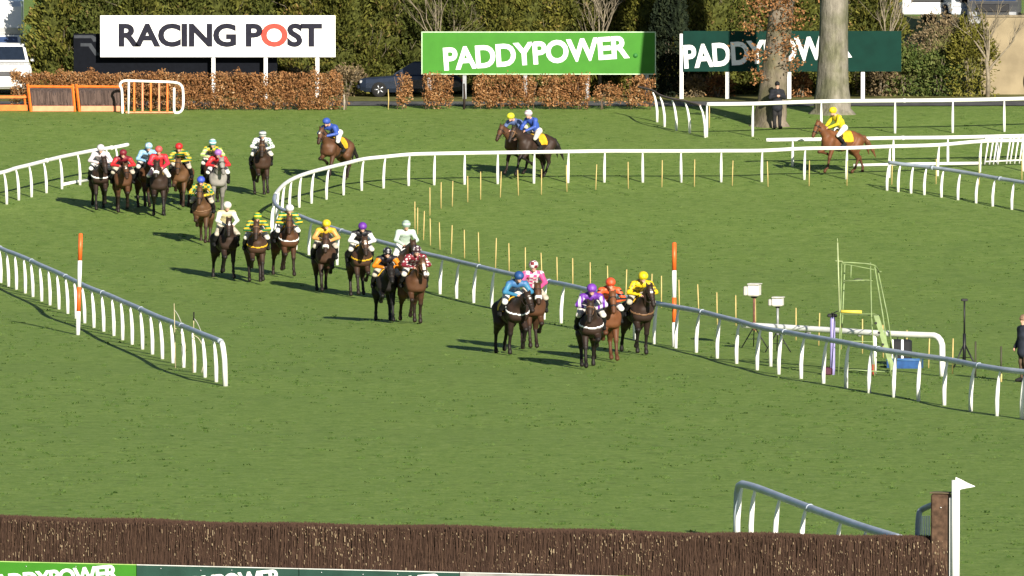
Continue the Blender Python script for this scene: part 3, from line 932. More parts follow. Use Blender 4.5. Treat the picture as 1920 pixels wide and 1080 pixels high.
b = P(1808, 690)
root = thing('tripod', 'tall thin black tripod standing left of the dark stakes', 'tripod', b, R(10))
MB().tube([(0, 0, .1), (0, 0, .95)], .045, 10).tube([(0, 0, .9), (0, 0, 1.86)], .026, 8).build('column', black_metal, root)
for k in range(3):
    a = R(200 + 120 * k)
    MB().tube([(0, 0, .68), (math.cos(a) * .36, math.sin(a) * .5, .02)], .022, 7).tube([(0, 0, .3), (math.cos(a) * .21, math.sin(a) * .29, .29)], .012, 6).build('leg', black_metal, root)
MB().rbox((.0, 0, 1.88), (.18, .08, .07), .015).build('head', black_metal, root)

# ------------------------------------------------------------------ hurdles and gate far left
def hurdle(x0, x1, label, py=209.5):
    a, b_ = P(x0, py), P(x1, py); a.y = b_.y = max(a.y, b_.y) ; a.z = g(a.x, a.y); w = b_.x - a.x
    root = thing('hurdle', label, 'hurdle', a, 0, 'orange framed hurdles')
    h = 1.06; ln = -.10      # leans to the left at the top
    def bar(p, q, t=.055, d_=.07): return MB().tube([p, q], t, 4, smooth=False)
    bar((0.02, 0, 0), (ln - .02, .12, h + .05)).build('upright', orange_paint, root)
    bar((w - .06, 0, 0), (w - .06 + ln, .12, h + .05)).build('upright', orange_paint, root)
    MB().tube([(ln + .03, .1, h - .05), (w - .08 + ln, .1, h - .07)], .058, 4, smooth=False).build('top_bar', orange_paint, root)
    bl = MB().box((w / 2, .02, .12), (w - .16, .06, .22)); bl.build('bottom_board', pink_paint, root)
    n = 700
    u = NR.random(n) * (w - .2) + .09; z0 = .2 + NR.random(n) * .3; z1 = np.minimum(z0 + .25 + NR.random(n) * .5, h - .08)
    dp = NR.uniform(-.02, .03, n); ww = NR.uniform(.006, .016, n)
    def pt(uu, z): return np.stack([uu + ln * z / h, .03 + .09 * z / h + dp, z], 1)
    V = np.stack([pt(u - ww, z0), pt(u + ww, z0), pt(u + ww, z1), pt(u - ww, z1)], 1)
    obj('brush_twigs', quads_mesh('brush_twigs', V, NR.random(n)), tone_mat('hurdle_brush', [(0, (.045, .032, .028)), (1, (.13, .09, .075))], .9, .1), root)
    MB().prism([(.06, .2), (w - .12, .2), (w - .12 + ln, h - .1), (.06 + ln, h - .1)], .085, .125).build('brush_core', mat('hurdle_core', (.060, .045, .042), .95, .1, var=.3, scale=12), root)
hurdle(57, 143, 'left brush hurdle with orange frame and pink bottom board')
hurdle(148, 234, 'right brush hurdle with orange frame beside the white hooped gate')
a = P(-60, 208)
root = thing('low_barrier', 'low orange barrier of two bars at the far left edge', 'barrier', a)
w = P(52, 208).x - a.x
MB().box((w / 2, 0, .13), (w, .06, .24)).build('bottom_bar', orange_paint, root)
MB().box((w / 2, .03, .57), (w, .05, .10)).build('top_bar', orange_paint, root)
for x in (.1, w * .5, w - .08): MB().tube([(x, .06, 0), (x - .06, .1, .66)], .04, 4, smooth=False).build('upright', orange_paint, root)

a = P(224, 213); bE = P(343, 214)
root = thing('hooped_gate', 'white hooped gate with orange slats in front of the beech hedge', 'gate', a)
w = bE.x - a.x
MB().tube(smooth_path([(.12, 0, 0), (.10, 0, .9), (.02, 0, 1.15), (.14, 0, 1.31), (.45, 0, 1.33), (1.3, 0, 1.30), (w - .42, 0, 1.27), (w - .1, 0, 1.17), (w, 0, .9), (w, 0, .3), (w - .10, 0, .08), (w - .28, 0, .03), (w - .36, 0, .14), (w - .36, 0, .9), (w - .36, 0, 1.05)], 5), .055, 10).build('hoop', white_plastic, root)
MB().tube([(.36, .02, 0), (.38, .02, 1.28)], .045, 10).build('upright', white_plastic, root)
for k in range(5):
    x = .60 + k * (w - 1.1) / 4.4
    MB().rbox((x, .02, .66), (.075, .03, 1.22), .008).build('slat', pink_paint if k % 2 else orange_paint, root)
MB().box((w / 2, .03, .05), (w - .5, .05, .06)).build('foot_bar', pink_paint, root)

# ------------------------------------------------------------------ advert boards before the conifer hedge
def board(x0, x1, y0, y1, d, m, label, legs, leg_m, word=None, frame_m=None, leg_off=0, **kw):
    tl, br = at(x0, y0, d), at(x1, y1, d)
    z0 = g(tl.x, d); w = br.x - tl.x; h = tl.z - br.z
    root = thing('advert_board', label, 'advert board', (tl.x, d, z0))
    zb = br.z - z0
    MB().box((w / 2, 0, zb + h / 2), (w, .05, h)).build('panel', m, root)
    if frame_m:
        MB().box((w / 2, 0, zb + h + .02), (w + .08, .07, .04)).box((w / 2, 0, zb - .02), (w + .08, .07, .04)).box((-.02, 0, zb + h / 2), (.04, .069, h)).box((w + .02, 0, zb + h / 2), (.04, .069, h)).build('frame', frame_m, root)
    for px in legs:
        x = at(px, 100, d).x - tl.x
        MB().rbox((x, .09, (zb + h * .9) / 2 + .0), (.16, .10, zb + h * .9 + .1), .01).build('leg', leg_m, root)
    return root, w, h, zb
def words(root, body, x, z, wid, hgt, m, rot=0., shear=0, off=.03, mats2=None, colors=None, y=-.034):
    me, a, b_, lo, hi = text_mesh(body, 1.0, .004, off, shear, colors, .95)
    if colors:
        for k_, q in enumerate(mats2): me.materials[k_] = q
        t = obj('lettering', me, None, root)
    else: t = obj('lettering', me, m, root)
    t.rotation_euler = (R(90), -rot, 0)
    sx, sy = wid / (b_ - a), hgt / (hi - lo)
    t.scale = (sx, sy, 1)
    t.location = (x - a * sx * math.cos(rot), y, z - lo * sy)
    return t
BD = 355.0
r1, w1, h1, zb1 = board(188, 629, 29, 107, BD - .5, white_paint, 'white advert board with black and red lettering behind the hedge', (400, 498, 595), white_paint)
words(r1, 'RACING POST', .76, zb1 + .42, 8.45, .98, None, 0, off=.038, mats2=[letter_dark, letter_red], colors={8: 1})
r2, w2, h2, zb2 = board(138, 520, 63, 144, BD + .1, mat('board_black', (.005, .006, .009), .85, .08), 'black advert board with grey emblem behind the white board', (150, 330, 480), black_metal)
# emblem: a bar that turns down into a stroke
e = MB(); s_ = w2 / 382
def ex(px): return (px - 138) * s_
def ez(py): return zb2 + h2 - (py - 63) * s_
e.prism([(ex(139), ez(66)), (ex(174), ez(66)), (ex(180), ez(70)), (ex(180), ez(78)), (ex(175), ez(78)), (ex(171), ez(71.5)), (ex(139), ez(71.5))], -.030, -.026)
e.prism([(ex(151), ez(81)), (ex(171), ez(81)), (ex(183), ez(99)), (ex(200), ez(99)), (ex(200), ez(104)), (ex(178), ez(104)), (ex(166), ez(87)), (ex(151), ez(87))], -.030, -.026)
e.build('emblem', mat('emblem_grey', (.045, .05, .058), .8, .1), r2)
r3, w3, h3, zb3 = board(792, 1228, 61, 138, BD, board_green, 'bright green advert board with white lettering and grey legs', (805, 871, 985, 1101, 1213), grey_steel, frame_m=mat('frame_silver', (.45, .6, .4), .4, .5))
words(r3, 'PADDYPOWER', w3 * .094, zb3 + .11, w3 * .80, .97, letter_white, R(3.9), off=.034)
MB().lathe([(.10, -.036), (.10, -.027)], 16, (w3 * .916, 0, zb3 + h3 * .44), 'Y').build('dot', mat('dot_green', (.03, .16, .03), .5, .3), r3)
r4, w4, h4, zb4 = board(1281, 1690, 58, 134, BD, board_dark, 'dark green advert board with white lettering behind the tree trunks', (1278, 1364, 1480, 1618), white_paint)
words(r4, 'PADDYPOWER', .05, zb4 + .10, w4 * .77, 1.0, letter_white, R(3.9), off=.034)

# ------------------------------------------------------------------ foliage
def sprays(n, c, size, asp, up, jit, droop=0.):
    """n leaf quads at centres c with outward directions up; returns n x 4 x 3"""
    d = up + NR.normal(0, jit, (n, 3)); d[:, 2] -= droop
    d /= np.linalg.norm(d, axis=1, keepdims=True)
    r = NR.normal(size=(n, 3)); s = np.cross(d, r); s /= np.linalg.norm(s, axis=1, keepdims=True)
    L_ = (size * NR.uniform(.6, 1.4, n))[:, None]; w_ = L_ * asp
    a = c - d * L_ * .5; b_ = c + d * L_ * .5
    return np.stack([a - s * w_ * .35, a + s * w_ * .35, b_ + s * w_ * .5, b_ - s * w_ * .5], 1)

conifer_m = tone_mat('conifer_leaf', [(0, (.045, .052, .012)), (.35, (.105, .118, .024)), (.65, (.165, .165, .034)), (.88, (.22, .195, .055)), (1, (.24, .16, .07))], .75, .15, .2, tint=((.72, .80, .85), (1.15, 1.08, .95)))
bark_m = mat('bark_brown', (.085, .060, .042), .9, .1, var=.35, scale=8, bump=.8)
def conifer_meshes(seed, H_=7.2, Rr=1.5, n=15000):
    r_ = np.random.default_rng(seed)
    ph = r_.random(8) * 6.28
    def rad(z, a):
        t = z / H_
        base = Rr * np.clip(1.02 - t ** 2.6, .03, 1) * (0.86 + .14 * np.clip(z / .8, 0, 1))
        return base * (1 + .10 * np.sin(3 * a + ph[0] + z * .8) + .09 * np.sin(5 * a + ph[1] - z * 1.7) + .07 * np.sin(z * 4.1 + ph[2] + 2 * a) + .05 * np.sin(9 * a + z * 5 + ph[3]))
    z = r_.random(n) ** .95 * H_; a = r_.random(n) * 6.28
    # branch ends bunch the foliage
    kb = 130; bz = r_.random(kb) * H_; ba = r_.random(kb) * 6.28
    q = r_.integers(0, kb, n); mix = r_.random(n) < .72
    z = np.where(mix, np.clip(bz[q] + r_.normal(0, .16, n), 0.03, H_), z); a = np.where(mix, ba[q] + r_.normal(0, .15, n), a)
    rr = rad(z, a) * np.where(mix, r_.uniform(.84, 1.16, n), r_.uniform(.7, 1.0, n))
    c = np.stack([rr * np.cos(a), rr * np.sin(a), z], 1)
    up = np.stack([np.cos(a) * .8, np.sin(a) * .8, np.full(n, .65)], 1)
    V = sprays(n, c, .17, .40, up, .34)
    br = r_.normal(.46, .16, kb)
    t = np.where(mix, br[q], .36) + r_.normal(0, .13, n)
    dead = r_.random(n) < .02; t[dead] = .97
    crown = quads_mesh('crown', V, np.clip(t, 0, 1))
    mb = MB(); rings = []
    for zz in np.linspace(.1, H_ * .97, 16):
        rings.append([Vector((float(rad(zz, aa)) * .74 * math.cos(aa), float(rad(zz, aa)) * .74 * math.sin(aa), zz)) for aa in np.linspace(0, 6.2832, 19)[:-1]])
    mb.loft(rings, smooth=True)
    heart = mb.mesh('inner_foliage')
    # a few bare twigs standing out of the face
    tw = MB().tube([(0, 0, -.1), (.03, 0, 1.5), (0, .02, H_ * .9)], [.16, .12, .03], 8)
    for k in range(9):
        aa = r_.uniform(-2.6, -.5); zz = r_.uniform(.4, 4.2); q0 = float(rad(zz, aa))
        p0 = Vector((q0 * .8 * math.cos(aa), q0 * .8 * math.sin(aa), zz)); dv_ = Vector((r_.normal(0, .5), -.3 - r_.random() * .2, .5 + r_.random() * .5)).normalized()
        L2 = r_.uniform(.5, 1.1); pm_ = p0 + dv_ * L2 * .5 + Vector((r_.normal(0, .06), 0, .05))
        tw.tube([(0.02, 0, zz - .4), p0, pm_, p0 + dv_ * L2 + Vector((r_.normal(0, .15), 0, 0))], [.02, .013, .010, .004], 4)
        tw.tube([pm_, pm_ + Vector((r_.normal(0, .2), -.1, .25))], [.008, .003], 4)
    return crown, heart, tw.mesh('trunk')
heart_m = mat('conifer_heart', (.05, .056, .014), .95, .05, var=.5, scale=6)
twig_m = mat('twig_pale', (.20, .17, .12), .85, .15, var=.3)
CON = [conifer_meshes(100 + k) for k in range(4)]
def conifer(x, y, s, k, rz, kind=None):
    l = 'olive green conifer in the tall hedge row behind the advert boards'
    root = thing('conifer', l, 'tree', (x, y, g(x, y)), rz, 'conifers forming the tall hedge behind the boards')
    cr, he, tr = CON[k]
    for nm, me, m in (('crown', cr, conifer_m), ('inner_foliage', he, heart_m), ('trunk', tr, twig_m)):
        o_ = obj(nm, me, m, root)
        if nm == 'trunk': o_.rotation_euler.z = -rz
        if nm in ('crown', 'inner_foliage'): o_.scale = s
    return root
xa, xb = X(66, 361), X(1700, 361)
x = xa + 1.2; k = 0
while x < xb - 1.0:
    conifer(x, 361.6 + rnd.uniform(-.4, .5), (rnd.uniform(.92, 1.12), rnd.uniform(.9, 1.05), rnd.uniform(.86, 1.1)), k % 4, rnd.random() * 6.28)
    x += rnd.uniform(1.45, 1.85); k += 1

beech_m = tone_mat('beech_leaf', [(0, (.085, .042, .020)), (.3, (.20, .090, .034)), (.6, (.31, .148, .056)), (.85, (.40, .225, .095)), (1, (.46, .33, .19))], .7, .2, .15)
beech_twig = mat('beech_twig', (.16, .11, .075), .85, .15, var=.3)
def beech(x0, x1, d, h, label, dens, root_name='beech_hedge', cat='hedge', group=None, thick=.75, low=.0, ragged=.12, stems=2.2):
    """clipped beech with its dead leaves still on: stems and leaf quads"""
    xl, xr = X(x0, d), X(x1, d); w = xr - xl
    root = thing(root_name, label, cat, (xl, d, g(xl, d)), 0, group)
    n = int(dens * w * h * 900)
    u = NR.random(n) * w; z = low + (h - low) * NR.random(n) ** .85
    top = h * (1 + ragged * (np.sin(u * 2.3 + x0) * .5 + np.sin(u * 5.9) * .35 + NR.normal(0, .25, n)))
    z = z * top / h
    kb = max(4, int(w * h * 12)); bu = NR.random(kb) * w; bz = low + NR.random(kb) * (h - low)
    mix = NR.random(n) < .6; q = NR.integers(0, kb, n)
    u = np.where(mix, np.clip(bu[q] + NR.normal(0, .09, n), 0, w), u); z = np.where(mix, np.maximum(bz[q] + NR.normal(0, .09, n), .05), z)
    edge = np.minimum(u, w - u) / .35
    ok = NR.random(n) < np.clip(.25 + edge, 0, 1) * np.clip(.35 + z / (.35 * h), 0, 1); u, z = u[ok], z[ok]; n = len(u)
    dd = NR.uniform(-thick / 2, thick / 2, n)
    c = np.stack([u, dd, z], 1)
    V = sprays(n, c, .066, .62, np.zeros((n, 3)), 1.0)
    t = np.clip(NR.normal(.52, .2, n) + .10 * np.sin(u * 3.1), 0, 1)
    obj('leaves', quads_mesh('leaves', V, t), beech_m, root)
    for k in range(max(2, int(w * stems))):
        mb = MB()
        xx = rnd.random() * w; yy = rnd.uniform(-thick * .3, thick * .3); hh = h * rnd.uniform(.7, 1.05)
        mid_ = Vector((xx + rnd.gauss(0, .04), yy, hh * .5))
        mb.tube([(xx, yy, -.05), mid_, (xx + rnd.gauss(0, .1), yy + rnd.gauss(0, .06), hh)], [.022, .016, .006], 5)
        for q in range(3):
            t_ = rnd.uniform(.2, .8); b0 = Vector((xx, yy, 0)) * (1 - t_) * 1 + Vector((mid_.x, yy, 0)) * t_ + Vector((0, 0, hh * t_))
            mb.tube([b0, b0 + Vector((rnd.gauss(0, .16), rnd.gauss(0, .15), rnd.uniform(.15, .35)))], [.009, .003], 4)
        mb.build('stem', beech_twig, root)
    return root
HB = 347.6
beech(20, 643, HB, 1.50, 'long clipped brown beech hedge behind the hurdles and gate', 2.6, ragged=.05, thick=.8)
G2 = 'brown beech bushes in the broken hedge before the road'
beech(744, 774, HB, 1.36, 'narrow upright brown beech bush below the dark car', 2.0, 'beech_bush', 'bush', G2, .5, .25, .1, 4)
beech(792, 850, HB, 1.36, 'bright orange brown beech bush below the left corner of the green board', 2.0, 'beech_bush', 'bush', G2, .6, .1)
beech(886, 1005, HB, 1.34, 'broad brown beech bush under the middle of the green board', 2.0, 'beech_bush', 'bush', G2, .7, .1)
beech(1008, 1106, HB, 1.36, 'broad brown beech bush just left of the twiggy gap', 2.0, 'beech_bush', 'bush', G2, .7, .1)
beech(1112, 1172, HB, .95, 'thin low beech bush in the gap under the board end', 1.1, 'beech_bush', 'bush', G2, .6, .3)
beech(1172, 1228, HB, 1.30, 'sparse brown beech bush behind the short wing rail', 1.5, 'beech_bush', 'bush', G2, .6, .15)
beech(634, 662, HB, .7, 'thin leafless beech shoot at the end of the long hedge', .08, 'beech_bush', 'bush', G2, .3, .2, .1, 4)
def stem_post(px, h, r, m, label):
    b_ = P(px, 210); b_.y = HB; b_.x = X(px, HB); b_.z = g(b_.x, HB)
    o_ = MB().tube([(0, 0, -.05), (.02, 0, h * .5), (.0, 0, h)], [r, r, r * .7], 7).build('hedge_stake', m)
    o_.location = b_; tag(o_, label, 'stake', 'thin stakes in the broken hedge')
stem_post(645, .62, .05, mat('stake_grey', (.28, .24, .19), .85, .2), 'stubby grey stake right of the long beech hedge')
stem_post(728, .82, .022, stake_yellow, 'thin pale stake below the front of the dark car')
stem_post(870, 1.05, .05, mat('stake_black', (.03, .022, .018), .9, .1), 'dark stump like stake between the orange and broad beech bushes')

# ------------------------------------------------------------------ two old trunks with brown leaves
def trunk_m(name, c):
    m, nt, b_ = nodes_of(name); N, L = nt.nodes, nt.links
    tc = N.new('ShaderNodeTexCoord'); mp = N.new('ShaderNodeMapping'); mp.inputs['Scale'].default_value = (1, 1, .3)
    L.new(tc.outputs['Object'], mp.inputs['Vector'])
    n1 = N.new('ShaderNodeTexNoise'); n1.inputs['Scale'].default_value = 5; n1.inputs['Detail'].default_value = 6; n1.inputs['Roughness'].default_value = .7
    n2 = N.new('ShaderNodeTexNoise'); n2.inputs['Scale'].default_value = 1.1; n2.inputs['Detail'].default_value = 3
    L.new(mp.outputs[0], n1.inputs['Vector']); L.new(tc.outputs['Object'], n2.inputs['Vector'])
    r = N.new('ShaderNodeValToRGB'); e_ = r.color_ramp.elements
    e_[0].position = .3; e_[0].color = rgba([v * .42 for v in c]); e_[1].position = .65; e_[1].color = rgba(c)
    L.new(n1.outputs[0], r.inputs[0])
    r2_ = N.new('ShaderNodeValToRGB'); e_ = r2_.color_ramp.elements
    e_[0].position = .38; e_[0].color = rgba((.55, .62, .42)); e_[1].position = .6; e_[1].color = rgba((1, 1, 1))
    L.new(n2.outputs[0], r2_.inputs[0])
    mx = N.new('ShaderNodeMix'); mx.data_type = 'RGBA'; mx.blend_type = 'MULTIPLY'; mx.inputs[0].default_value = .8
    L.new(r.outputs[0], mx.inputs[6]); L.new(r2_.outputs[0], mx.inputs[7]); L.new(mx.outputs[2], b_.inputs['Base Color'])
    b_.inputs['Roughness'].default_value = .9; set_spec(b_, .1)
    bp = N.new('ShaderNodeBump'); bp.inputs['Strength'].default_value = 1.0; bp.inputs['Distance'].default_value = .07
    L.new(n1.outputs[0], bp.inputs['Height']); L.new(bp.outputs[0], b_.inputs['Normal'])
    return m
def old_tree(px, py, width_px, flare, label, c, leaves, seed, dxtop=0.):
    b_ = P(px, py); s_ = FPX / b_.y; r0 = width_px / s_ / 2
    root = thing('tree', label, 'tree', b_, 0, 'old trees by the verge')
    rr = random.Random(seed); mb = MB(); n = 22; rings = []
    prof = [(-.25, flare * 1.12), (.0, flare), (.22, flare * .80), (.5, 1 + (flare - 1) * .48), (1.0, 1 + (flare - 1) * .25), (1.8, 1.07), (3.2, 1.0), (4.6, .98), (7.0, .93), (10.0, .88), (13.5, .78)]
    ph = [rr.random() * 6.28 for _ in range(3)]
    for z, k in prof:
        rings.append([Vector((dxtop * z + r0 * k * (1 + (k - 1) * .22 * math.cos(5 * a + ph[0]) + .05 * math.sin(3 * a + ph[1] + z * .6)) * math.cos(a), r0 * k * (1 + (k - 1) * .22 * math.cos(5 * a + ph[0]) + .05 * math.sin(2 * a + ph[2])) * math.sin(a), z)) for a in [6.28318 * i / n for i in range(n)]])
    mb.loft(rings, smooth=True)
    mb.build('trunk', trunk_m('bark_' + str(seed), c), root)
    lb = MB(); tips = []
    def grow(p, d_, L_, r_, lev):
        pts = [p]; q = p
        for k in range(4):
            d_ = (d_ + Vector((rr.gauss(0, .16), rr.gauss(0, .16), rr.gauss(.04, .08)))).normalized(); q = q + d_ * L_ / 4; pts.append(q)
        lb.tube(pts, [r_, r_ * .85, r_ * .72, r_ * .6, r_ * .45], 7 if lev < 2 else 4, cap=lev < 2)
        if lev >= 3: tips.append(q); return
        for k in range(3 if lev else 4):
            nd = (d_ + Vector((rr.gauss(0, .55), rr.gauss(0, .55), rr.gauss(.15, .3)))).normalized()
            grow(pts[rr.choice((2, 3, 4))], nd, L_ * rr.uniform(.55, .8), r_ * .5, lev + 1)
    top = Vector((dxtop * 13.4, 0, 13.4))
    for k in range(5):
        a = k * 1.26 + rr.random(); grow(top - Vector((0, 0, rr.uniform(0, 1.2))), Vector((math.cos(a) * .7, math.sin(a) * .7, .8)).normalized(), rr.uniform(3, 4.2), r0 * .5, 0)
    lb.build('limbs', twig_m, root)
    # twiggy leaf sprays that hang round the trunk
    tw = MB(); cs = []
    for (x_, z_, sp, cnt) in leaves:
        for k in range(max(2, cnt // 120)):
            a = rr.uniform(-2.7, -.4); d2 = Vector((x_ + rr.gauss(0, sp * .6), -abs(rr.gauss(.2, .2)) - r0, z_ + rr.gauss(0, sp * .5)))
            s0 = Vector((r0 * .8 * math.cos(a), r0 * .8 * math.sin(a), z_ - .25)); tw.tube([s0, (s0 + d2) / 2 + Vector((0, 0, .12)), d2], [.018, .012, .004], 4)
        cc = np.stack([NR.normal(x_, sp, cnt), -r0 * .9 - np.abs(NR.normal(.05, .25, cnt)), NR.normal(z_, sp * .8, cnt)], 1)
        # gather into clusters
        kc = cc[NR.integers(0, cnt, cnt)]; cc = np.where(NR.random((cnt, 1)) < .6, kc * .75 + cc * .25, cc)
        cs.append(cc)
    if cs:
        C_ = np.concatenate(cs); m_ = len(C_)
        obj('brown_leaves', quads_mesh('brown_leaves', sprays(m_, C_, .085, .65, np.zeros((m_, 3)), 1.0), np.clip(NR.normal(.45, .2, m_), 0, 1)), beech_m, root)
        tw.build('side_twigs', twig_m, root)
old_tree(1444, 236, 47, 1.55, 'left leaning old trunk hung with brown leaves behind the dark dressed person', (.235, .195, .15), [(-.5, 4.9, .40, 330), (.5, 5.1, .42, 330), (.95, 4.4, .35, 150), (.75, 3.2, .3, 220), (-.60, 2.9, .32, 200), (.95, 2.5, .25, 120), (-.45, 2.0, .2, 70), (.45, 4.0, .3, 130), (-.75, 4.0, .3, 130)], 11, .095)
old_tree(1563, 213, 54, 1.55, 'broad pale grey trunk with flared foot right of the leaning one', (.27, .245, .20), [], 12, 0.0)

# ------------------------------------------------------------------ shrubs, bare trees, wall and vehicles at the edges
def bush(px, d, w, h, label, cat, m, n, size, ramp_mu=.5, name='shrub', asp=.5, group=None):
    x_ = X(px, d); root = thing(name, label, cat, (x_, d, g(x_, d)), 0, group)
    th = NR.random(n) * 6.28; ph = np.arccos(1 - 1.15 * NR.random(n)); rr = NR.uniform(.6, 1.06, n)
    lump = 1 + .16 * np.sin(3 * th + px) + .13 * np.sin(5 * ph + 2 * th)
    c = np.stack([w / 2 * rr * lump * np.sin(ph) * np.cos(th), w * .42 * rr * lump * np.sin(ph) * np.sin(th), np.abs(h * .55 + h * .45 * rr * lump * np.cos(ph)) * np.where(NR.random(n) < .3, NR.random(n), 1)], 1)
    up = c - np.array([0, 0, h * .4])
    V = sprays(n, c, size, asp, up / np.linalg.norm(up, axis=1, keepdims=True), .6)
    obj('foliage', quads_mesh('foliage', V, np.clip(NR.normal(ramp_mu, .2, n) + .12 * np.sin(4 * th + 3 * ph), 0, 1)), m, root)
    for k in range(5):
        mb = MB(); a = rnd.random() * 6.28; mb.tube([(rnd.gauss(0, .08), rnd.gauss(0, .08), -.05), (math.cos(a) * w * .15, math.sin(a) * w * .15, h * .45), (math.cos(a) * w * .36, math.sin(a) * w * .3, h * .85)], [.035, .022, .006], 5)
        mb.build('stem', twig_m, root)
    return root
moss_m = tone_mat('shrub_olive', [(0, (.04, .045, .008)), (.5, (.13, .125, .018)), (1, (.22, .20, .05))], .75, .15, .15)
green_m = tone_mat('shrub_green', [(0, (.02, .04, .008)), (.5, (.07, .10, .02)), (1, (.15, .16, .05))], .7, .2, .12)
scrub_m = tone_mat('scrub_brown', [(0, (.06, .045, .025)), (.5, (.16, .12, .065)), (1, (.30, .23, .13))], .85, .1, .1)
bush(1818, 358.0, 1.9, 3.3, 'tall olive yellow evergreen shrub left of the pale wall', 'shrub', moss_m, 5200, .11, .5)
bush(1762, 358.4, 2.0, 1.9, 'dark green ivy shrub below the olive evergreen', 'shrub', green_m, 3600, .12, .5)
bush(1700, 358.6, 1.9, 2.1, 'mixed green shrub between the pale trunk and ivy shrub', 'shrub', green_m, 3000, .12, .55)
bush(1765, 359.6, 2.6, 3.5, 'pale twiggy scrub above the ivy shrub', 'shrub', scrub_m, 2600, .10, .55)
bush(1650, 358.4, 1.6, 1.5, 'brown green scrub at the right foot of the pale trunk', 'shrub', scrub_m, 1800, .10, .4)
bush(1300, 357.2, 1.3, .95, 'low brown bramble below the left end of the dark green board', 'bramble', scrub_m, 1500, .09, .45)
bush(1345, 357.4, 1.2, 1.0, 'low tawny bramble between the legs of the dark green board', 'bramble', beech_m, 1300, .09, .35)
bush(1500, 357.0, 1.0, 1.1, 'rust brown bramble between the two tree trunks', 'bramble', beech_m, 1300, .09, .35)
bush(560, 357.6, 1.6, 1.25, 'low twiggy bramble right of the black board', 'bramble', scrub_m, 1500, .10, .35)
bush(650, 358.2, 1.8, 1.3, 'olive bramble left of the dark car', 'bramble', scrub_m, 1700, .10, .5)
bush(105, 357.6, 1.9, .9, 'low olive bush at the left end of the conifer row', 'bush', moss_m, 1500, .1, .5)
gap_shade_m = tone_mat('gap_shade_leaf', [(0, (.006, .010, .006)), (.5, (.016, .024, .012)), (1, (.035, .045, .02))], .8, .1, .05)  # near black leaves carry the trunk's shadow in the board gap; plant is added
bush(1256, 357.6, 1.35, 5.2, 'narrow dark foliage added as tree trunk shadow between the two green boards', 'tree', gap_shade_m, 9000, .13, .45, name='gap_shade_filler')
def bare_tree(px, d, h, label, seed, r_=.10, spread=.5, group='bare leafless trees before the conifers'):
    rr = random.Random(seed); x_ = X(px, d); root = thing('bare_tree', label, 'tree', (x_, d, g(x_, d)), 0, group)
    tm = MB(); tm.tube([(0, 0, -.1), (.03, 0, h * .2), (rr.gauss(0, .05), 0, h * .42)], [r_, r_ * .85, r_ * .7], 8); tm.build('trunk', twig_m, root)
    mb = MB()
    def grow(p, d_, L_, r2, lev):
        pts = [p]; q = p
        for k in range(3):
            d_ = (d_ + Vector((rr.gauss(0, .13), rr.gauss(0, .13), .05))).normalized(); q = q + d_ * L_ / 3; pts.append(q)
        mb.tube(pts, [r2, r2 * .8, r2 * .6, r2 * .4], 6 if lev == 0 else 4, cap=False)
        if lev < 3:
            for k in range(3): grow(pts[rr.choice((1, 2, 3))], (d_ + Vector((rr.gauss(0, spread), rr.gauss(0, spread), rr.gauss(.2, .2)))).normalized(), L_ * .66, r2 * .5, lev + 1)
    for k in range(5): grow(Vector((0, 0, h * rr.uniform(.25, .42))), Vector((rr.gauss(0, spread), rr.gauss(0, spread * .6), .9)).normalized(), h * .35, r_ * .6, 0)
    mb.build('branches', twig_m, root)
bare_tree(1124, 358.6, 5.4, 'forked pale leafless tree behind the green board', 31, .09, .42)
bare_tree(1660, 358.6, 5.5, 'thin pale leafless tree right of the broad trunk', 32, .07, .25)
bare_tree(1851, 357.4, 3.9, 'leafless creeper clad tree before the pale wall', 33, .10, .40)
bare_tree(824, 359.2, 5.2, 'dark twiggy leafless tree above the gap between boards', 34, .06, .4)

wall_m = mat('wall_render', (.25, .205, .13), .9, .1, var=.16, scale=1.1, bump=.3)
x0_, x1_ = X(1838, 360.5), X(2050, 360.5)
root = thing('garden_wall', 'pale tan rendered wall with ivy shadow at the right edge', 'wall', (x0_, 360.5, g(x0_, 360.5)))
MB().box(((x1_ - x0_) / 2, .2, 1.62), (x1_ - x0_, .4, 3.34)).build('wall', wall_m, root)
MB().rbox(((x1_ - x0_) / 2, .2, 3.33), (x1_ - x0_ + .06, .5, .09), .02).build('coping', mat('coping', (.20, .165, .11), .9, .1, var=.2), root)
MB().tube(smooth_path([(2.0, -.03, 0), (1.86, -.05, .5), (1.92, -.04, .9), (2.2, -.04, 1.06), (2.6, -.03, 1.05)], 4), [.05] * 17, 6).build('old_stem', bark_m, root)

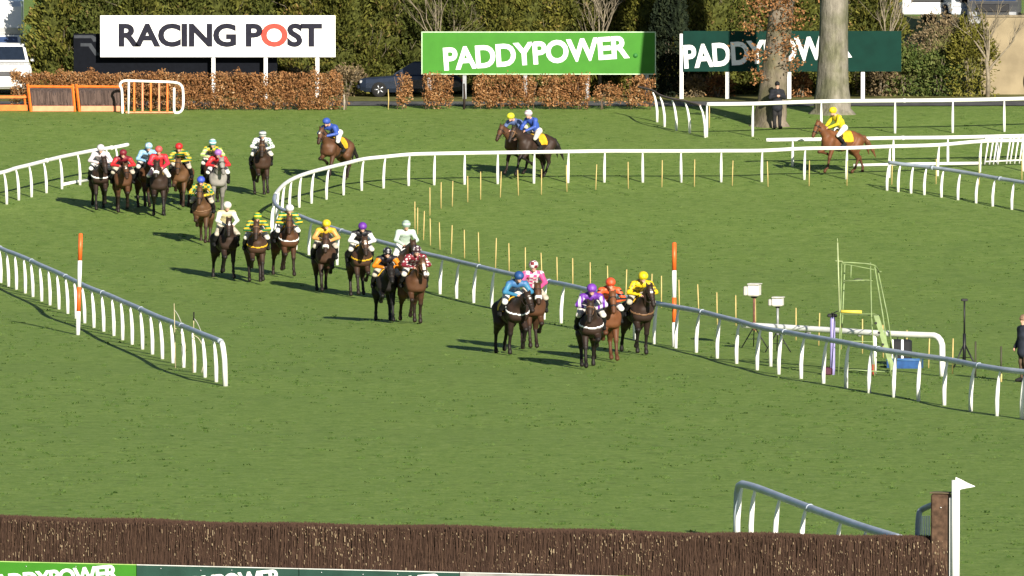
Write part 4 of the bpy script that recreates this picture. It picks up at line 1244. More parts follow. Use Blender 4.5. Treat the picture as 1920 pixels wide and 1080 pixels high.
# ------------------------------------------------------------------ vehicles
def wheels(root, L_, Wd, r, f0, f1, rim_m=chrome):
    tm = MB().lathe([(r * .62, -.10), (r * .92, -.105), (r, -.07), (r, .07), (r * .92, .105), (r * .62, .10)], 20, axis='X').mesh('wheel')
    rm = MB().lathe([(r * .64, -.085), (r * .60, -.10), (r * .12, -.085)], 16, axis='X')
    for k in range(5):
        a = 1.2566 * k; rm.tube([(-.098, r * .12 * math.cos(a), r * .12 * math.sin(a)), (-.10, r * .6 * math.cos(a), r * .6 * math.sin(a))], .035, 5)
    rm = rm.mesh('rim')
    for f in (f0, f1):
        for s in (1, -1):
            w = obj('wheel', tm, tyre_mat, root); w.location = (s * (Wd / 2 - .10), -f, r); w.rotation_euler.z = 0 if s < 0 else math.pi
            q = obj('rim', rm, rim_m, w)
def car(label, loc, rz, body_m, L_, Wd, Ht, hood, belt, cab, top, r=.33, cat='car', name='parked_car', grille_m=None):
    """hood: z of bonnet front; belt: window line; cab=(front f, rear f) at belt, top=(front f, rear f) at roof"""
    root = thing(name, label, cat, loc, rz)
    hw = Wd / 2; hl = L_ / 2
    secs = [(hl, .72, .40, hood * .78), (hl - .06, .86, .30, hood * .94), (hl - .30, .97, .24, hood), (cab[0] + .1, 1, .22, belt - .06), (cab[0] - .3, 1, .22, belt), (0, 1, .22, belt), (cab[1] + .3, 1, .22, belt), (-hl + .25, .97, .26, belt - .04), (-hl + .05, .9, .32, belt - .18), (-hl, .8, .42, belt - .3)]
    rings = []
    for f, k, z0, z1 in secs:
        w = hw * k
        rings.append([Vector((x, -f, z)) for x, z in ((-w * .92, z0), (w * .92, z0), (w, z0 + .16), (w, z1 - .22), (w * .965, z1 - .07), (w * .88, z1), (-w * .88, z1), (-w * .965, z1 - .07), (-w, z1 - .22), (-w, z0 + .16))])
    MB().loft(rings, smooth=False).build('body', body_m, root)
    wb, wt = hw * .90, hw * .74
    def cr(f0, f1, w, z): return [Vector((-w, -f0, z)), Vector((w, -f0, z)), Vector((w, -f1, z)), Vector((-w, -f1, z))]
    b4, t4, u4 = cr(cab[0], cab[1], wb, belt - .01), cr(top[0], top[1], wt, Ht - .05), cr(top[0] - .12, top[1] + .12, wt * .9, Ht)
    MB().loft([b4, t4, u4]).build('cabin', body_m, root)
    def pane(i, j, u0, u1, v0=.10, v1=.88):
        A, B, C_, D = b4[i], b4[j], t4[j], t4[i]
        def pt(u, v): return (A * (1 - u) + B * u) * (1 - v) + (D * (1 - u) + C_ * u) * v
        q = [pt(u0, v0), pt(u1, v0), pt(u1, v1), pt(u0, v1)]
        nn = (q[1] - q[0]).cross(q[3] - q[0]).normalized()
        c = sum(q, Vector()) / 4; 
        if nn.dot(c - Vector((0, 0, belt))) < 0: nn = -nn
        return MB().add([p + nn * .012 for p in q] + [p - nn * .01 for p in q], [(0, 1, 2, 3), (7, 6, 5, 4), (0, 4, 5, 1), (1, 5, 6, 2), (2, 6, 7, 3), (3, 7, 4, 0)]).build('window', glass_dark, root)
    pane(0, 1, .07, .93); pane(2, 3, .08, .92)
    for i, j in ((1, 2), (3, 0)):
        pane(i, j, .12, .5); pane(i, j, .53, .9)
    for s in (1, -1):
        MB().rbox((s * hw * .66, -hl + .10, hood * .80), (hw * .42, .16, .15), .03).build('headlight', chrome, root)
        MB().rbox((s * hw * .72, hl - .08, belt - .26), (hw * .3, .12, .16), .03).build('tail_light', mat('lamp_red', (.35, .02, .015), .3, .5), root)
        MB().rbox((s * (hw + .09), -cab[0] + .28, belt + .08), (.20, .10, .15), .03).build('mirror', body_m, root)
    MB().rbox((0, -hl - .005, hood * .72), (hw * .95, .05, .20), .02).build('grille', grille_m or black_metal, root)
    MB().rbox((0, -hl - .01, .44), (hw * 1.62, .12, .18), .04).build('bumper', body_m, root)
    MB().rbox((0, -hl - .085, .46), (.5, .02, .11), .005).build('number_plate', white_paint, root)
    wheels(root, L_, Wd, r, hl - .85, -hl + .8)
    return root
paint_dark = mat('paint_dark_blue', (.018, .026, .045), .18, .6, .2, var=.1)
paint_white = mat('paint_white', (.72, .73, .72), .25, .5, var=.04)
paint_blue = mat('paint_blue', (.035, .13, .27), .3, .5, var=.06)
paint_grey = mat('paint_grey', (.045, .047, .05), .3, .5, var=.1)
yc = 357.9
car('dark blue car parked nose left behind the green advert board', (X(771, yc), yc, g(0, yc)), R(-90), paint_dark, 4.35, 1.76, 1.50, .82, .96, (.75, -1.75), (-.05, -1.25))
yc = 361.6
car('white off road car facing the track at the far left edge', (X(15, yc), yc, g(0, yc)), R(6), paint_white, 4.6, 1.92, 2.16, 1.28, 1.40, (.85, -2.1), (.40, -1.95), r=.42, grille_m=mat('grille_dark', (.05, .05, .055), .5, .4))
def lorry(label, loc, rz, body_m, cab_m, L_=7.5, Wd=2.45, Ht=3.75, luton=True, stripe=None, skirt=.9):
    root = thing('lorry', label, 'lorry', loc, rz); hl = L_ / 2
    MB().rbox((0, .9, (Ht + skirt) / 2), (Wd, L_ - 1.9, Ht - skirt), .06).build('box_body', body_m, root)
    cabz = 2.45
    prof = [(-hl, .55), (-hl, 1.25), (-hl + .12, 1.45), (-hl + .42, cabz), (-hl + 1.75, cabz), (-hl + 1.75, .55)]
    MB().prism([(p, z) for p, z in prof], -Wd * .46, Wd * .46, 'YZ').build('cab', cab_m, root)
    if luton: MB().loft([[Vector((x, y, z)) for x, y in ((-Wd * .49, -hl + 1.86), (Wd * .49, -hl + 1.86), (Wd * k1, y0), (-Wd * k1, y0))] for z, y0, k1 in ((cabz + .03, -hl + .45, .44), (cabz + .3, -hl + .22, .47), (Ht - .25, -hl + .38, .47), (Ht - .02, -hl + .75, .45))]).build('luton', body_m, root)
    q = [(-Wd * .42, -hl + .125, 1.5), (Wd * .42, -hl + .125, 1.5), (Wd * .40, -hl + .40, 2.36), (-Wd * .40, -hl + .40, 2.36)]
    MB().add([(x, y - .03, z) for x, y, z in q] + [(x, y + .01, z) for x, y, z in q], [(0, 1, 2, 3), (7, 6, 5, 4), (0, 4, 5, 1), (1, 5, 6, 2), (2, 6, 7, 3), (3, 7, 4, 0)]).build('windscreen', mat('screen_blue', (.03, .055, .13), .08, .6), root)
    for s in (1, -1):
        MB().box((s * (Wd * .46 + .012), -hl + 1.05, 1.92), (.02, .8, .72)).build('window', glass_dark, root)
        MB().rbox((s * (Wd * .5 + .16), -hl + .35, 1.95), (.22, .12, .62), .04).tube([(s * Wd * .46, -hl + .5, 2.2), (s * (Wd * .5 + .16), -hl + .38, 2.25)], .02, 6).build('mirror', white_paint, root)
        MB().rbox((s * Wd * .36, -hl - .01, .92), (.34, .06, .2), .02).build('headlight', chrome, root)
    MB().rbox((0, -hl - .02, 1.18), (Wd * .6, .05, .34), .02).build('grille', black_metal, root)
    MB().rbox((0, -hl - .04, .62), (Wd * .94, .16, .3), .04).build('bumper', chrome if cab_m is paint_grey else cab_m, root)
    if stripe:
        for s in (1, -1): MB().box((s * (Wd * .5 + .012), .9, 2.0), (.02, L_ - 2.2, .5)).build('stripe', stripe, root)
    wheels(root, L_, Wd, .46, hl - 1.0, -hl + 1.9, mat('rim_grey', (.3, .3, .3), .5, .5))
    return root
yl = 368.6
lorry('white horse lorry with overhanging front behind the white off road car', (X(-8, yl), yl, g(0, yl)), R(3), paint_white, paint_white, stripe=paint_blue, Ht=3.9)
# raised ground behind the wall, with the lorry park on it
bz0 = g(0, 372); xb0, xb1 = X(1640, 372), X(2300, 372)
v, f = [], []
prof = [(366.0, -.3), (367.5, .9), (369.5, 2.1), (371.5, 2.65), (374, 2.7), (400, 2.75), (408, -.3)]
xs = np.linspace(xb0, xb1, 20)
for i, x_ in enumerate(xs):
    e_ = min(1, i / 3.)
    for y_, z_ in prof: v.append((x_, y_, bz0 + (z_ * e_ - .3 * (1 - e_)) + .08 * math.sin(x_ * 2 + y_)))
n_ = len(prof)
for i in range(len(xs) - 1):
    for j in range(n_ - 1): f.append((i * n_ + j, i * n_ + n_ + j, i * n_ + n_ + j + 1, i * n_ + j + 1))
struct(obj('bank', MB().add(v, f).mesh('bank', False), verge_m))
zb_ = bz0 + 2.68
lorry('white lorry on the bank at top right with its box side showing', (X(1712, 379), 379., zb_), R(8), paint_white, paint_white, Wd=2.4, L_=6.5, luton=False)
lorry('blue lorry with pale cab beside the white lorry at top right', (X(1789, 378), 378., zb_), R(12), paint_blue, mat('paint_pale', (.45, .50, .55), .3, .5), Wd=2.2, L_=6.5)
lorry('dark grey lorry with silver bumper above the pale wall', (X(1862, 377), 377., zb_ - .4), R(-4), paint_grey, paint_grey, Wd=2.4, L_=6.5)

# ------------------------------------------------------------------ horses
def sc(a): return math.sin(R(a)), math.cos(R(a))
GAITS = {
    'reach': dict(F=((20, 12, 48), (66, -78, -60)), H=((35, -30, 22, 52), (4, -52, -22, 5)), lean=0),
    'stand': dict(F=((4, 2, 32), (46, -40, -25)), H=((-4, -58, -35, -25), (10, -44, -14, 0)), lean=0),
    'tuck': dict(F=((52, -62, -72), (30, 16, 30)), H=((40, -18, 26, 42), (30, -30, 14, 30)), lean=0),
    'push': dict(F=((-12, -16, 20), (48, -30, -40)), H=((20, -46, -8, 20), (-2, -50, -30, -10)), lean=0),
}
def horse_pose(gait, mirror, neck, turn=0.):
    G = GAITS[gait]; s0 = -1 if mirror else 1
    B = Body(.024, .06)
    lw = .86
    B.cap((.42, 0, 1.17), (.0, 0, 1.15), .31, .335, lw, 'trunk').cap((.0, 0, 1.15), (-.42, 0, 1.22), .335, .27, lw, 'trunk')
    B.cap((-.42, 0, 1.26), (-.72, 0, 1.24), .26, .25, .95, 'trunk').cap((-.55, 0, 1.36), (-.84, 0, 1.26), .19, .17, 1.1, 'trunk')
    B.cap((.40, 0, 1.46), (.0, 0, 1.40), .14, .15, .9, 'trunk').cap((0, 0, 1.40), (-.5, 0, 1.42), .15, .16, 1., 'trunk')
    B.cap((.56, .13, 1.26), (.64, .12, 1.06), .17, .15, 1, 'trunk').cap((.56, -.13, 1.26), (.64, -.12, 1.06), .17, .15, 1, 'trunk')
    B.cap((.70, 0, 1.24), (.70, 0, 1.05), .16, .13, 1.15, 'trunk')
    if neck == 'high': pts = [(.58, 0, 1.32), (.84, turn * .3, 1.62), (1.05, turn * .7, 1.88)]; mz = (1.31, turn * 1.15, 1.36)
    elif neck == 'mid': pts = [(.58, 0, 1.32), (.90, turn * .3, 1.58), (1.16, turn * .7, 1.79)]; mz = (1.45, turn * 1.15, 1.27)
    else: pts = [(.58, 0, 1.32), (.94, turn * .3, 1.52), (1.24, turn * .7, 1.68)]; mz = (1.60, turn * 1.1, 1.22)
    B.cap(pts[0], pts[1], .23, .155, .80, 'neck').cap(pts[1], pts[2], .155, .105, .72, 'neck')
    B.cap((.50, 0, 1.52), pts[1], .10, .10, .7, 'neck')
    p, m = np.array(pts[2]), np.array(mz); ax = m - p; L_ = np.linalg.norm(ax); u = ax / L_
    dn = np.array((-u[2] * 0 + u[2], 0, -u[0])); dn = dn / np.linalg.norm(dn)       # towards the throat
    if dn[2] > 0: dn = -dn
    B.cap(p + u * .02, p + u * .22, .095, .090, .95, 'head', .03).cap(p + u * .18, p + u * .44, .085, .060, .9, 'head', .03)
    B.cap(p + u * .16 + dn * .085, p + u * .28 + dn * .06, .085, .065, .8, 'head', .04).cap(p + u * .42, p + u * .53, .064, .058, 1, 'muzzle', .03)
    B.cap(p + u * .50 + dn * .045, p + u * .55 + dn * .03, .042, .036, 1, 'muzzle', .03)
    for s in (1, -1):
        e = np.array((0, s, 0)) * .055
        B.chain([p + e - u * .02, p + e * 1.25 - u * .10 - dn * .05, p + e * 1.15 - u * .17 - dn * .05], [.034, .028, .010], 1, 'ear', .015)
        eye = p + u * .17 + np.array((0, s * .075, 0)) - dn * .02
        B.cap(eye, eye, .022, .022, 1, 'head', .02)
        # nostril rim
        q = p + u * .53 + np.array((0, s * .035, 0)) - dn * .02; B.cap(q, q, .018, .018, 1, 'muzzle', .015)
    hoofs = []
    def leg(pts, rs, tags):
        for i in range(len(pts) - 1): B.cap(pts[i], pts[i + 1], rs[i], rs[i + 1], 1, tags[i], .035)
    for k, s in ((0, s0), (1, -s0)):
        a = G['F'][k]; e = np.array((.50, s * .15, .98))
        def st(q, L2, ang): return q + L2 * np.array((sc(ang)[0], 0, -sc(ang)[1]))
        kn = st(e, .43, a[0]); fe = st(kn, .36, a[1]); hf = st(fe, .15, a[2]); tip = st(hf, .055, a[2] * .6)
        leg([np.array((.56, s * .14, 1.18)), e, kn], [.15, .105, .060], ['trunk', 'upper'])
        B.cap(kn, kn, .062, .062, 1, 'low', .03)
        leg([kn, fe], [.050, .040], ['low']); B.cap(fe, fe, .048, .048, 1, 'low', .02)
        leg([fe, hf], [.040, .045], ['low']); leg([hf, tip], [.050, .062], ['hoof'])
        hoofs.append(min(hf[2] - .045, tip[2] - .062))
    for k, s in ((0, s0), (1, -s0)):
        b = G['H'][k]; h = np.array((-.66, s * .12, 1.22))
        sf = st(h, .40, b[0]) + np.array((0, s * .05, 0)); hk = st(sf, .43, b[1]); fe = st(hk, .38, b[2]); hf = st(fe, .14, b[3]); tip = st(hf, .05, b[3] * .6)
        leg([h, sf, hk], [.22, .155, .062], ['trunk', 'upper'])
        B.cap(h + np.array((-.16, 0, -.02)), (sf + hk) / 2, .14, .085, 1, 'upper', .05)
        B.cap(hk, hk + np.array((-.03, 0, .03)), .060, .05, 1, 'low', .03)
        leg([hk, fe], [.052, .040], ['low']); B.cap(fe, fe, .048, .048, 1, 'low', .02)
        leg([fe, hf], [.040, .045], ['low']); leg([hf, tip], [.050, .060], ['hoof'])
        hoofs.append(min(hf[2] - .045, tip[2] - .06))
    dz = .0 - min(hoofs) - .012
    off = np.array((0, 0, dz))
    B.c = [(c[0] + off, c[1] + off) + c[2:] for c in B.c]
    p, m = p + off, m + off
    V, F = B.surface()
    N_ = vnormals(V, F)
    best = np.full(len(V), 9.); tg = np.zeros(len(V), int)
    names = ['trunk', 'neck', 'head', 'muzzle', 'ear', 'upper', 'low', 'hoof']
    for c in B.c:
        d, _ = Body.dist(c, V[:, 0], V[:, 1], V[:, 2]); k = d < best
        best[k] = d[k]; tg[k] = names.index(c[5])
    pt = np.select([tg == 7, tg == 6, tg == 5, tg == 3, tg == 4], [1, .95, .12, .7, .5], 0.)
    pt = np.where((tg == 5) & (V[:, 2] < .72 + dz), .45, pt)
    E = np.concatenate([F[:, [0, 1]], F[:, [1, 2]], F[:, [2, 3]], F[:, [3, 0]]])
    for _ in range(4):
        s_ = np.zeros(len(V)); k = np.zeros(len(V)); np.add.at(s_, E[:, 0], pt[E[:, 1]]); np.add.at(k, E[:, 0], 1); pt = .5 * pt + .5 * s_ / np.maximum(k, 1)
    hu = np.array((u[0], u[1], u[2]))
    th = (V - p) @ hu
    front = -(dn)
    latax = np.cross(hu, front); latax /= np.linalg.norm(latax)
    bl = ((tg == 2) | (tg == 3)) & (N_ @ front > .35) & (np.abs((V - p) @ latax) < .036) & (th > .10) & (th < .5)
    star = ((tg == 2)) & (N_ @ front > .35) & (np.abs((V - p) @ latax) < .03) & (th > .08) & (th < .20)
    D = dict(dz=dz, poll=p, muzzle=m, u=u, dn=dn)
    D['body'] = np_mesh('body', V, F, dict(points=pt, blaze=bl.astype(float), star=star.astype(float)))
    def near_head(c, r=.17): 
        t = np.clip((c - p) @ hu, 0, L_); return np.linalg.norm(c - p - t[:, None] * hu, axis=1) < r
    def hb(t0, t1):
        return lambda c: near_head(c) & ((c - p) @ hu > t0) & ((c - p) @ hu < t1) & (((c - p) @ hu) > -.02)
    ctag = lambda c: None
    zt = dz
    parts = {
        'saddle_cloth': (lambda c: (c[:, 0] > -.36) & (c[:, 0] < .20) & (c[:, 2] > 1.17 + zt) & (np.abs(c[:, 1]) < .45) & (c[:, 2] < 1.7 + zt), .022, .03),
        'girth': (lambda c: (c[:, 0] > .12) & (c[:, 0] < .20) & (c[:, 2] > .7 + zt) & (c[:, 2] < 1.12 + zt) & (np.abs(c[:, 1]) > -1), .012, .014),
        'noseband': (hb(.335, .385), .012, .014), 'sheepskin': (hb(.315, .40), .034, .036), 
        'breast_strap': (lambda c: (c[:, 0] > .22) & (np.abs(c[:, 2] - (1.19 + zt + (.62 - c[:, 0]) * .35)) < .022) & (c[:, 0] < .95), .012, .014),
    }
    for nm, (pr, o_, tk) in parts.items():
        r_ = shell(V, F, pr, o_, tk)
        D[nm] = np_mesh(nm, r_[0], r_[1]) if r_ else None
    r1_ = shell(V, F, lambda c: hb(.10, .135)(c) | (hb(.05, .36)(c) & (np.abs((c - p) @ latax) > .045) & (np.abs((c - p) @ front + .02) < .016)), .010, .012)
    D['bridle'] = np_mesh('bridle', *r1_) if r1_ else None
    mb = Body(.022, .04)
    A0, A1, A2 = np.array((.46, 0, 1.60)) + off, np.array(pts[1]) + off + np.array((-.10, 0, .13)), p + np.array((-.075, 0, .06))
    for s in (0, .02, -.03): mb.chain([A0 + (0, s, 0), A1 + (0, s * 1.5 + s0 * .03, -.02), A2 + (0, s, 0)], [.022, .040, .028], .7, '')
    for k in range(6):
        t = (k + .5) / 6; q = A0 * (1 - t) + A2 * t if k in (0, 5) else (A0 * (1 - t) ** 2 + 2 * A1 * t * (1 - t) + A2 * t * t)
        mb.cap(q, q + np.array((-.03, s0 * .10, -.10)), .03, .012, .6, '')
    mb.cap(A2, p + np.array(u) * .10 - dn * .10, .035, .015, .8, '')
    D['mane'] = np_mesh('mane', *mb.surface())
    tb = Body(.022, .05)
    t0 = np.array((-.93, 0, 1.36)) + off
    fl = {'reach': .9, 'stand': .55, 'tuck': .8, 'push': .65}[gait]
    tb.chain([t0, t0 + (-.12, .01 * s0, -.02), t0 + (-.30 * fl, .03 * s0, -.22), t0 + (-.52 * fl, .05 * s0, -.52), t0 + (-.66 * fl, .07 * s0, -.80)], [.04, .055, .075, .065, .02], .8)
    tb.chain([t0 + (-.2 * fl, -.02, -.15), t0 + (-.36 * fl, -.05, -.5), t0 + (-.44 * fl, -.07, -.72)], [.05, .045, .012])
    D['tail'] = np_mesh('tail', *tb.surface())
    sb = Body(.022, .04)
    sb.chain([np.array((-.20, 0, 1.63)) + off, np.array((.0, 0, 1.585)) + off, np.array((.17, 0, 1.635)) + off], [.055, .05, .045], 1.9)
    for s in (1, -1): sb.chain([np.array((.08, s * .12, 1.56)) + off, np.array((.16, s * .29, 1.36)) + off], [.04, .03])
    D['saddle'] = np_mesh('saddle', *sb.surface())
    D['eye_pos'] = [p + u * .165 + np.array((0, s * .085, 0)) - dn * .03 for s in (1, -1)]
    D['bit'] = [p + u * .45 + np.array((0, s * .062, 0)) + dn * .03 for s in (1, -1)]
    return D

def coat_mat(name, c, pts, blaze=0., star=0., dapple=0., low=None):
    m, nt, b_ = nodes_of(name); N, L = nt.nodes, nt.links
    tc = N.new('ShaderNodeTexCoord')
    n = N.new('ShaderNodeTexNoise'); n.inputs['Scale'].default_value = 3.2; n.inputs['Detail'].default_value = 5
    L.new(tc.outputs['Object'], n.inputs['Vector'])
    r = N.new('ShaderNodeValToRGB'); e = r.color_ramp.elements
    e[0].position = .34; e[0].color = rgba([v * .72 for v in c]); e[1].position = .68; e[1].color = rgba([v * 1.18 for v in c])
    L.new(n.outputs[0], r.inputs[0]); cur = r.outputs[0]
    def mixin(attr, col, k):
        nonlocal cur
        a = N.new('ShaderNodeAttribute'); a.attribute_name = attr
        mm = N.new('ShaderNodeMath'); mm.operation = 'MULTIPLY'; mm.inputs[1].default_value = k; L.new(a.outputs['Fac'], mm.inputs[0])
        x = N.new('ShaderNodeMix'); x.data_type = 'RGBA'; L.new(mm.outputs[0], x.inputs[0]); L.new(cur, x.inputs[6]); x.inputs[7].default_value = rgba(col); cur = x.outputs[2]
    mixin('points', pts, 1.0)
    if blaze: mixin('blaze', (.72, .68, .62), blaze)
    if star: mixin('star', (.72, .68, .62), star)
    L.new(cur, b_.inputs['Base Color'])
    b_.inputs['Roughness'].default_value = .55; set_spec(b_, .22)
    bp = N.new('ShaderNodeBump'); bp.inputs['Strength'].default_value = .12; bp.inputs['Distance'].default_value = .03
    n2 = N.new('ShaderNodeTexNoise'); n2.inputs['Scale'].default_value = 7; n2.inputs['Detail'].default_value = 3; L.new(tc.outputs['Object'], n2.inputs['Vector'])
    L.new(n2.outputs[0], bp.inputs['Height']); L.new(bp.outputs[0], b_.inputs['Normal'])
    return m
BLK = (.010, .008, .007)
COATS = {
    'dark': ((.034, .020, .014), BLK), 'bay': ((.080, .036, .017), (.013, .008, .006)), 'brown': ((.046, .024, .014), (.011, .008, .006)),
    'black': ((.011, .009, .008), (.006, .006, .006)), 'chestnut': ((.145, .056, .022), (.075, .03, .014)), 'grey': ((.24, .225, .20), (.12, .11, .10)), 'tan': ((.105, .052, .023), (.025, .014, .009)),
}
hair_black = mat('hair_black', (.011, .009, .008), .6, .3, var=.3, scale=20)
hair_brown = mat('hair_brown', (.12, .05, .02), .6, .3, var=.3, scale=20)
hair_grey = mat('hair_grey', (.24, .22, .20), .6, .3, var=.2, scale=20)
leather = mat('leather_dark', (.020, .013, .010), .5, .4)
leather_tan = mat('leather_tan', (.16, .085, .04), .55, .4)
fleece = mat('fleece_white', (.75, .73, .68), .9, .1, var=.06, scale=20)
cloth_white = mat('cloth_white', (.75, .75, .74), .75, .2, var=.05)
breeches_m = [mat('breeches_' + n_, c_, .75, .2, var=.25, scale=7) for n_, c_ in (('clean', (.62, .61, .58)), ('muddy', (.40, .36, .29)), ('pale', (.52, .49, .44)))]
cloth_yellow = mat('cloth_yellow', (.56, .34, .02), .7, .2, var=.08)
cloth_black = mat('cloth_black', (.014, .014, .018), .75, .2)
eye_m = mat('eye', (.006, .005, .004), .1, .6)
eye_me = MB().lathe([(.002, -.02), (.014, -.015), (.02, 0), (.014, .015), (.002, .02)], 8).mesh('eye')
POSES = [('reach', False, 'high', 0), ('stand', True, 'mid', .12), ('tuck', False, 'mid', 0), ('reach', True, 'mid', -.10), ('push', False, 'high', .14), ('tuck', True, 'high', -.08), ('push', True, 'low', .10), ('stand', False, 'high', -.12), ('reach', False, 'low', .06)]
HP = {}
def pose(i):
    if i not in HP: HP[i] = horse_pose(*POSES[i])
    return HP[i]

# ------------------------------------------------------------------ riders
def hand(B, w, d, up, s):
    """palm, four bent fingers of unequal length and a thumb, closed round a rein"""
    d = np.array(d, float); d /= np.linalg.norm(d); up = np.array(up, float); sd = np.cross(d, up); sd /= np.linalg.norm(sd); up = np.cross(sd, d)
    w = np.array(w, float)
    pe = w + d * .075
    B.cap(w, pe, .030, .032, 1, 'hand', .02)
    for k, L_ in enumerate((.036, .042, .040, .032)):
        a = pe + sd * (.026 - .0175 * k) + d * .01
        b_ = a + d * L_ * .8 - up * .012; c = b_ - up * L_ * .85 - d * .010; e = c - d * L_ * .7 + up * .004
        B.cap(a, b_, .0105, .010, 1, 'hand', .006); B.cap(b_, c, .010, .009, 1, 'hand', .006); B.cap(c, e, .009, .008, 1, 'hand', .006)
    t0 = w + d * .03 + sd * .03 * s; t1 = t0 + d * .035 + sd * .022 * s - up * .01; t2 = t1 + d * .03 - sd * .012 * s - up * .014
    B.cap(t0, t1, .013, .011, 1, 'hand', .008); B.cap(t1, t2, .011, .009, 1, 'hand', .006)
def head(B, c, fw, up=(0, 0, 1)):
    """c: centre of skull, fw: facing"""
    c = np.array(c, float); f = np.array(fw, float); f /= np.linalg.norm(f); u = np.array(up, float); u -= f * (u @ f); u /= np.linalg.norm(u); l = np.cross(u, f)
    q = lambda a, b_, z: c + f * a + l * b_ + u * z
    B.cap(q(-.018, 0, .02), q(.02, 0, .02), .092, .084, .86, 'head', .03)
    B.cap(q(.035, 0, -.06), q(.05, 0, -.095), .060, .042, .95, 'head', .03)
    B.cap(q(.092, 0, .0), q(.108, 0, -.035), .012, .017, 1, 'head', .012)      # nose
    B.cap(q(.086, -.02, -.068), q(.086, .02, -.068), .011, .011, 1, 'head', .01)  # mouth
    B.cap(q(.078, 0, -.105), q(.080, 0, -.105), .020, .020, 1, 'head', .015)      # chin
    B.cap(q(.082, -.035, .020), q(.082, .035, .020), .014, .014, 1, 'head', .012) # brow
    for s in (1, -1):
        B.cap(q(.080, s * .032, .0), q(.080, s * .032, .0), .012, .012, 1, 'head', .006)
        B.cap(q(-.005, s * .080, .0), q(-.012, s * .084, -.035), .015, .011, 1, 'head', .01)  # ear
    return q
JP = {
    'crouch': dict(hip=(-.02, .11, 1.76), sp=(.20, 0, 1.94), ch=(.44, 0, 1.98), sh=(.52, .205, 1.97), hd=(.70, 0, 2.15), el=(.60, .34, 1.74), wr=(.86, .10, 1.66), kn=(.44, .30, 1.45), an=(.04, .335, 1.12), fw=(1, 0, -.2)),
    'upright': dict(hip=(-.06, .11, 1.70), sp=(.06, 0, 1.93), ch=(.20, 0, 2.08), sh=(.24, .195, 2.11), hd=(.38, 0, 2.31), el=(.38, .29, 1.86), wr=(.66, .12, 1.72), kn=(.38, .31, 1.42), an=(.08, .345, 1.09), fw=(1, 0, -.15)),
    'low': dict(hip=(.0, .11, 1.76), sp=(.24, 0, 1.90), ch=(.46, 0, 1.93), sh=(.55, .205, 1.91), hd=(.74, 0, 2.08), el=(.68, .34, 1.70), wr=(.92, .12, 1.66), kn=(.40, .31, 1.42), an=(.06, .345, 1.10), fw=(1, 0, -.05)),
}
def jockey_pose(nm):
    J = {k: np.array(v, float) for k, v in JP[nm].items()}
    B = Body(.0155, .04)
    mir = lambda v, s: v * np.array((1, s, 1))
    c0 = (J['hip'] * np.array((1, 0, 1)))
    B.cap(c0, J['sp'], .115, .120, 1.15, 'torso').cap(J['sp'], J['ch'], .122, .125, 1.2, 'torso')
    for s in (1, -1):
        B.cap(J['ch'], mir(J['sh'], s), .10, .070, 1, 'torso')
        B.cap(mir(J['sh'], s), mir(J['el'], s), .064, .048, 1, 'arm').cap(mir(J['el'], s), mir(J['wr'], s), .046, .031, 1, 'arm')
        B.cap(mir(J['hip'], s), mir(J['kn'], s), .100, .066, 1, 'thigh').cap(c0, mir(J['hip'], s), .11, .115, 1, 'thigh')
        B.cap(mir(J['kn'], s), mir(J['kn'], s) * .45 + mir(J['an'], s) * .55, .062, .056, 1, 'calf').cap(mir(J['kn'], s) * .45 + mir(J['an'], s) * .55, mir(J['an'], s), .054, .038, 1, 'calf')
        B.chain([mir(J['an'], s), mir(J['an'], s) + (.09, .0, -.05), mir(J['an'], s) + (.17, .01 * s, -.045)], [.042, .040, .030], 1, 'calf')
        d = mir(J['wr'], s) - mir(J['el'], s); d = d / np.linalg.norm(d) + np.array((.3, -.2 * s, 0))
        hand(B, mir(J['wr'], s), d, (0, 0, 1), -s)
    nk = J['ch'] * np.array((1, 0, 1)) + np.array((.03, 0, .07))
    B.cap(nk, J['hd'] - np.array((.01, 0, .06)), .062, .055, 1, 'neck')
    q = head(B, J['hd'], J['fw'])
    D = {}
    body_B = Body(B.h, B.k); body_B.c = B.c
    D['body'] = np_mesh('body', *B.surface())
    V, F = B.surface(.016, ('torso', 'arm'))
    # where the sleeves begin
    best = np.full(len(V), 9.); sl_ = np.zeros(len(V))
    for c in B.c:
        if c[5] not in ('torso', 'arm'): continue
        d, _ = Body.dist(c, V[:, 0], V[:, 1], V[:, 2]); k = d < best; best[k] = d[k]; sl_[k] = 1. if c[5] == 'arm' else 0.
    D['jacket'] = np_mesh('jacket', V, F, dict(sleeve=sl_))
    D['breeches'] = np_mesh('breeches', *B.surface(.012, ('thigh',)))
    Vb, Fb = B.surface(.012, ('calf',))
    for s, nm2 in ((1, 'bootL'), (-1, 'bootR')):
        k = (Vb[Fb].mean(1)[:, 1] * s) > 0; f = Fb[k]; us, inv = np.unique(f, return_inverse=True)
        D[nm2] = np_mesh('boot', Vb[us], inv.reshape(f.shape))
    C = Body(.0155, .03)
    C.cap(q(-.030, 0, .055), q(.018, 0, .060), .130, .126, .96, '')
    for b_ in (-.05, 0, .05): C.cap(q(.10, b_, .055), q(.158 - abs(b_) * .5, b_, .040), .014, .010, 1, '', .02)
    D['cap'] = np_mesh('cap', *C.surface())
    G_ = Body(.0155, .02)
    G_.cap(q(.088, -.04, .012), q(.088, .04, .012), .026, .026, 1, '').cap(q(.06, .06, .012), q(-.05, .085, .02), .014, .012, 1, '').cap(q(.06, -.06, .012), q(-.05, -.085, .02), .014, .012, 1, '')
    D['goggles'] = np_mesh('goggles', *G_.surface())
    D['hands'] = [mir(J['wr'], s) + np.array((.08, -.02 * s, -.01)) for s in (1, -1)]
    return D
JD = {k: jockey_pose(k) for k in JP}
skin = mat('skin', (.52, .30, .21), .55, .35, var=.08, scale=12)
goggle_m = mat('goggles_dark', (.02, .02, .025), .15, .6)

